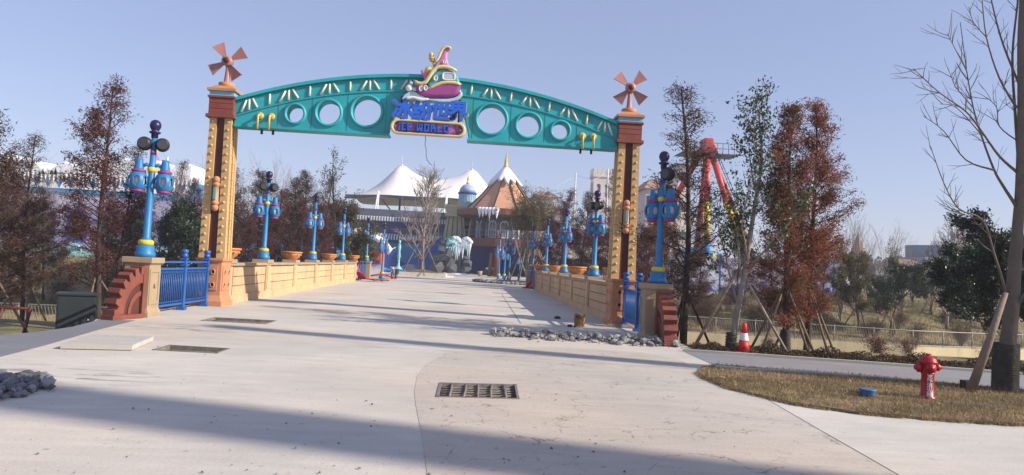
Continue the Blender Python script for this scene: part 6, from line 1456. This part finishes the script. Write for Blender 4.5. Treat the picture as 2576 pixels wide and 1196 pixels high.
# mural wall
ml = empty('mural_wall', (30, 68, -.6), 'pale blue and lilac painted wall with wave pattern behind the right bank trees', 'wall')
def mseg(x0, x1, y, z1, mt): MB().box(x0, x1, y, y+.4, -.5, z1).build('wall_panel', mt, ml)
xa, xb_ = V(1600, 700, 68).x-30, V(2112, 700, 68).x-30
mseg(xa, xb_, 0, 3.9, MP['lilac'])
n_ = 60; shape('wave_band', [[(xa, -.4)]+[(xa+(xb_-xa)*i/n_, 1.0+.5*math.sin(i*.7)+.2*math.sin(i*1.9)) for i in range(n_+1)]+[(xb_, -.4)]], .06, 0, ml, mat('violet_wave', '3d45b8', .7, .15, .5), y=-.035)
shape('wave_band', [[(xa, -.4)]+[(xa+(xb_-xa)*i/n_, .45+.35*math.sin(i*.55+1)) for i in range(n_+1)]+[(xb_, -.4)]], .06, 0, ml, MP['sky'], y=-.105)
for i, px in enumerate((1606, 1720, 1812, 2040, 2098)):
    v = V(px, 690, 62); rt = tag(MB().tube([(0, 0, -1.2), (0, 0, 3.2)], .10, 10).lathe([(.16, 3.2), (.16, 3.4), (.001, 3.5)], (0, 0, 0), 10).build('blue_post', MP['lb'], None, (v.x, 62, 0)), 'blue post before the mural wall, %s from the left' % ('first', 'second', 'third', 'fourth', 'fifth')[i], 'post', 'blue posts before the mural wall')
ft = empty('flower_roofs', (V(2085, 600, 80).x, 80, 0), 'dark pointed roofs of a small castle right of the rusty redwoods', 'castle')
for x, z, r_, mt in ((-1.2, 6.6, 1.3, 'wooddk'), (1.6, 5.2, 1.2, 'grey'), (3.4, 6.6, 1.0, 'tan')):
    MB().lathe([(r_*.8, 0), (r_*.8, z-2.2)], (x, 0, 0), 14).build('tower', MP['white'], ft); MB().lathe([(r_, z-2.2), (.001, z+.8)], (x, 0, 0), 14, smooth=False).build('cone_roof', MP[mt], ft)
# snowy castle at the left
cs = empty('snow_castle', (-40, 78, 0), 'long white and blue building with snow-covered roof and icicle band behind the left trees', 'building')
x0, x1 = V(-260, 600, 78).x+40, V(478, 600, 78).x+40
MB().box(x0, x1, 0, 10, -1, 6.6).build('wall', MP['lilac'], cs)
MB().box(x0-.1, x1+.1, -.15, 10, 6.6, 8.4).build('blue_band', MP['sky'], cs)
r3 = random.Random(2)
n_ = 70; tp = [(x0+(x1-x0)*i/n_, 9.6+.5*math.sin(i*.31)+.35*math.sin(i*.83+1)+r3.uniform(-.12, .12)+(1.0*math.exp(-((i-55)/7)**2))) for i in range(n_+1)]
bt_ = [(x0+(x1-x0)*i/(2*n_), 8.5-(.75 if i % 2 else .15)*r3.uniform(.7, 1.3)) for i in range(2*n_+1)][::-1]
shape('snow_roof', [tp+bt_], 9, .2, cs, MP['snow'], y=4.0)
q = MB()
for i in range(26):
    x = x0+(i+.5)*(x1-x0)/26; q.add([(x-.55, -.2, 7.0), (x+.55, -.2, 7.0), (x, -.2, 8.2), (x, -.05, 7.0)], [(0, 1, 2), (0, 3, 1)])
q.build('icicle_band', MP['snow'], cs)
for i in range(9):
    x = x0+2+i*(x1-x0-4)/8; f = shape('window', [[(x-1.0, 1.6), (x+1.0, 1.6), (x+1.0, 4.3), (x, 5.3), (x-1, 4.3)]], .2, .02, cs, MP['purple'], y=-.08); shape('pane', [[(x-.75, 1.8), (x+.75, 1.8), (x+.75, 4.2), (x, 4.95), (x-.75, 4.2)]], .05, 0, f, MP['dkglass'], y=-.2)
shape('drift', [[(x0, -1)]+[(x0+(x1-x0)*i/50, 1.0+.5*math.sin(i*.9)+.2*math.sin(i*2.1)) for i in range(51)]+[(x1, -1)]], .5, .05, cs, MP['mint'], y=-.3)
pt2 = V(391, 400, 80); tt = empty('pink_turret', (pt2.x, 80, 0), 'pink and gold turret rising behind the left pier lamp', 'turret')
MB().lathe([(1.1, 0), (1.1, 7.6), (1.3, 7.8), (1.3, 8.3), (1.0, 8.4)], (0, 0, 0), 16).build('shaft', MP['white'], tt); MB().lathe([(1.2, 8.3), (1.25, 8.7), (.9, 8.8)], (0, 0, 0), 16).build('gold_ring', M['gold'], tt)
MB().lathe([(.95, 8.7), (.85, 9.4), (.5, 10.2), (.35, 10.9), (.001, 11.6)], (0, 0, 0), 16).build('cone_roof', mat('magenta_roof', 'b0509c', .5, .1, 1), tt)
MB().lathe([(.1, 11.3), (.25, 11.8), (.1, 12.1), (.001, 12.5)], (0, 0, 0), 8).build('finial', M['gold'], tt)
block(500, 900, 560, 90, MP['blue'], MP['sky'], 'low blue building seen through the brown trees behind the left parapet wall', hip=.5, wins=(2, 9), D=6)

# distant wooded belt closing the horizon
rgw = np.random.default_rng(77); n = 42000
x = np.concatenate([rgw.uniform(45, 420, n//2), rgw.uniform(-420, 45, n//2)]); y = rgw.uniform(235, 300, n)+np.abs(x)*.1; hh = 6+3*np.sin(x*.05)+2*np.sin(x*.17+1)+1.5*np.sin(x*.41)
z = rgw.random(n)**.7*hh; C = np.column_stack([x, y, z]); A = unit(rgw.normal(0, 1, (n, 3)))*1.0; B = unit(np.cross(A, rgw.normal(0, 1, (n, 3))))*.6
tag(link('woods', quads_mesh('woods', C, A, B, mat('far_foliage', (.06, .07, .04), .9, .3, .02, 0, island=.4))), 'far belt of trees along the horizon', 'woods', kind='stuff')
# unseen pylon added outside the frame to cast the broad foreground shadow
py = empty('shadow_caster_pylon', (38.2, -6.06, 0), 'unseen pale pylon added beyond the right frame edge to cast the broad foreground shadow', 'pylon')
MB().frus(0, 0, 0, 30, .56, .56, .5, .5).build('shaft', MP['white'], py); MB().box(-1.2, 1.2, -1.2, 1.2, 0, .8).build('foot', MK, py)

px_ = empty('shadow_caster_post', (24.0, 6.1, 0), 'unseen grey post added beyond the right frame edge to cast the narrow foreground shadow', 'post')  # added out of view to throw the thinner shadow across the paving
MB().lathe([(.33, 0), (.30, 17)], (0, 0, 0), 16).build('shaft', MP['grey'], px_); MB().box(-.5, .5, -.5, .5, 0, .3).build('foot', MK, px_)

# the air
hz = MB().box(-460, 460, -320, 460, -7, 34); vm = bpy.data.materials.new('haze'); vm.use_nodes = True; vn, vl = vm.node_tree.nodes, vm.node_tree.links
for nd in list(vn):
    if nd.type != 'OUTPUT_MATERIAL': vn.remove(nd)
pv = vn.new('ShaderNodeVolumePrincipled'); pv.inputs['Density'].default_value = .0008; pv.inputs['Color'].default_value = (.86, .9, 1, 1); vl.new(pv.outputs[0], [x for x in vn if x.type == 'OUTPUT_MATERIAL'][0].inputs['Volume'])
tag(hz.build('haze', vm), kind='stuff')
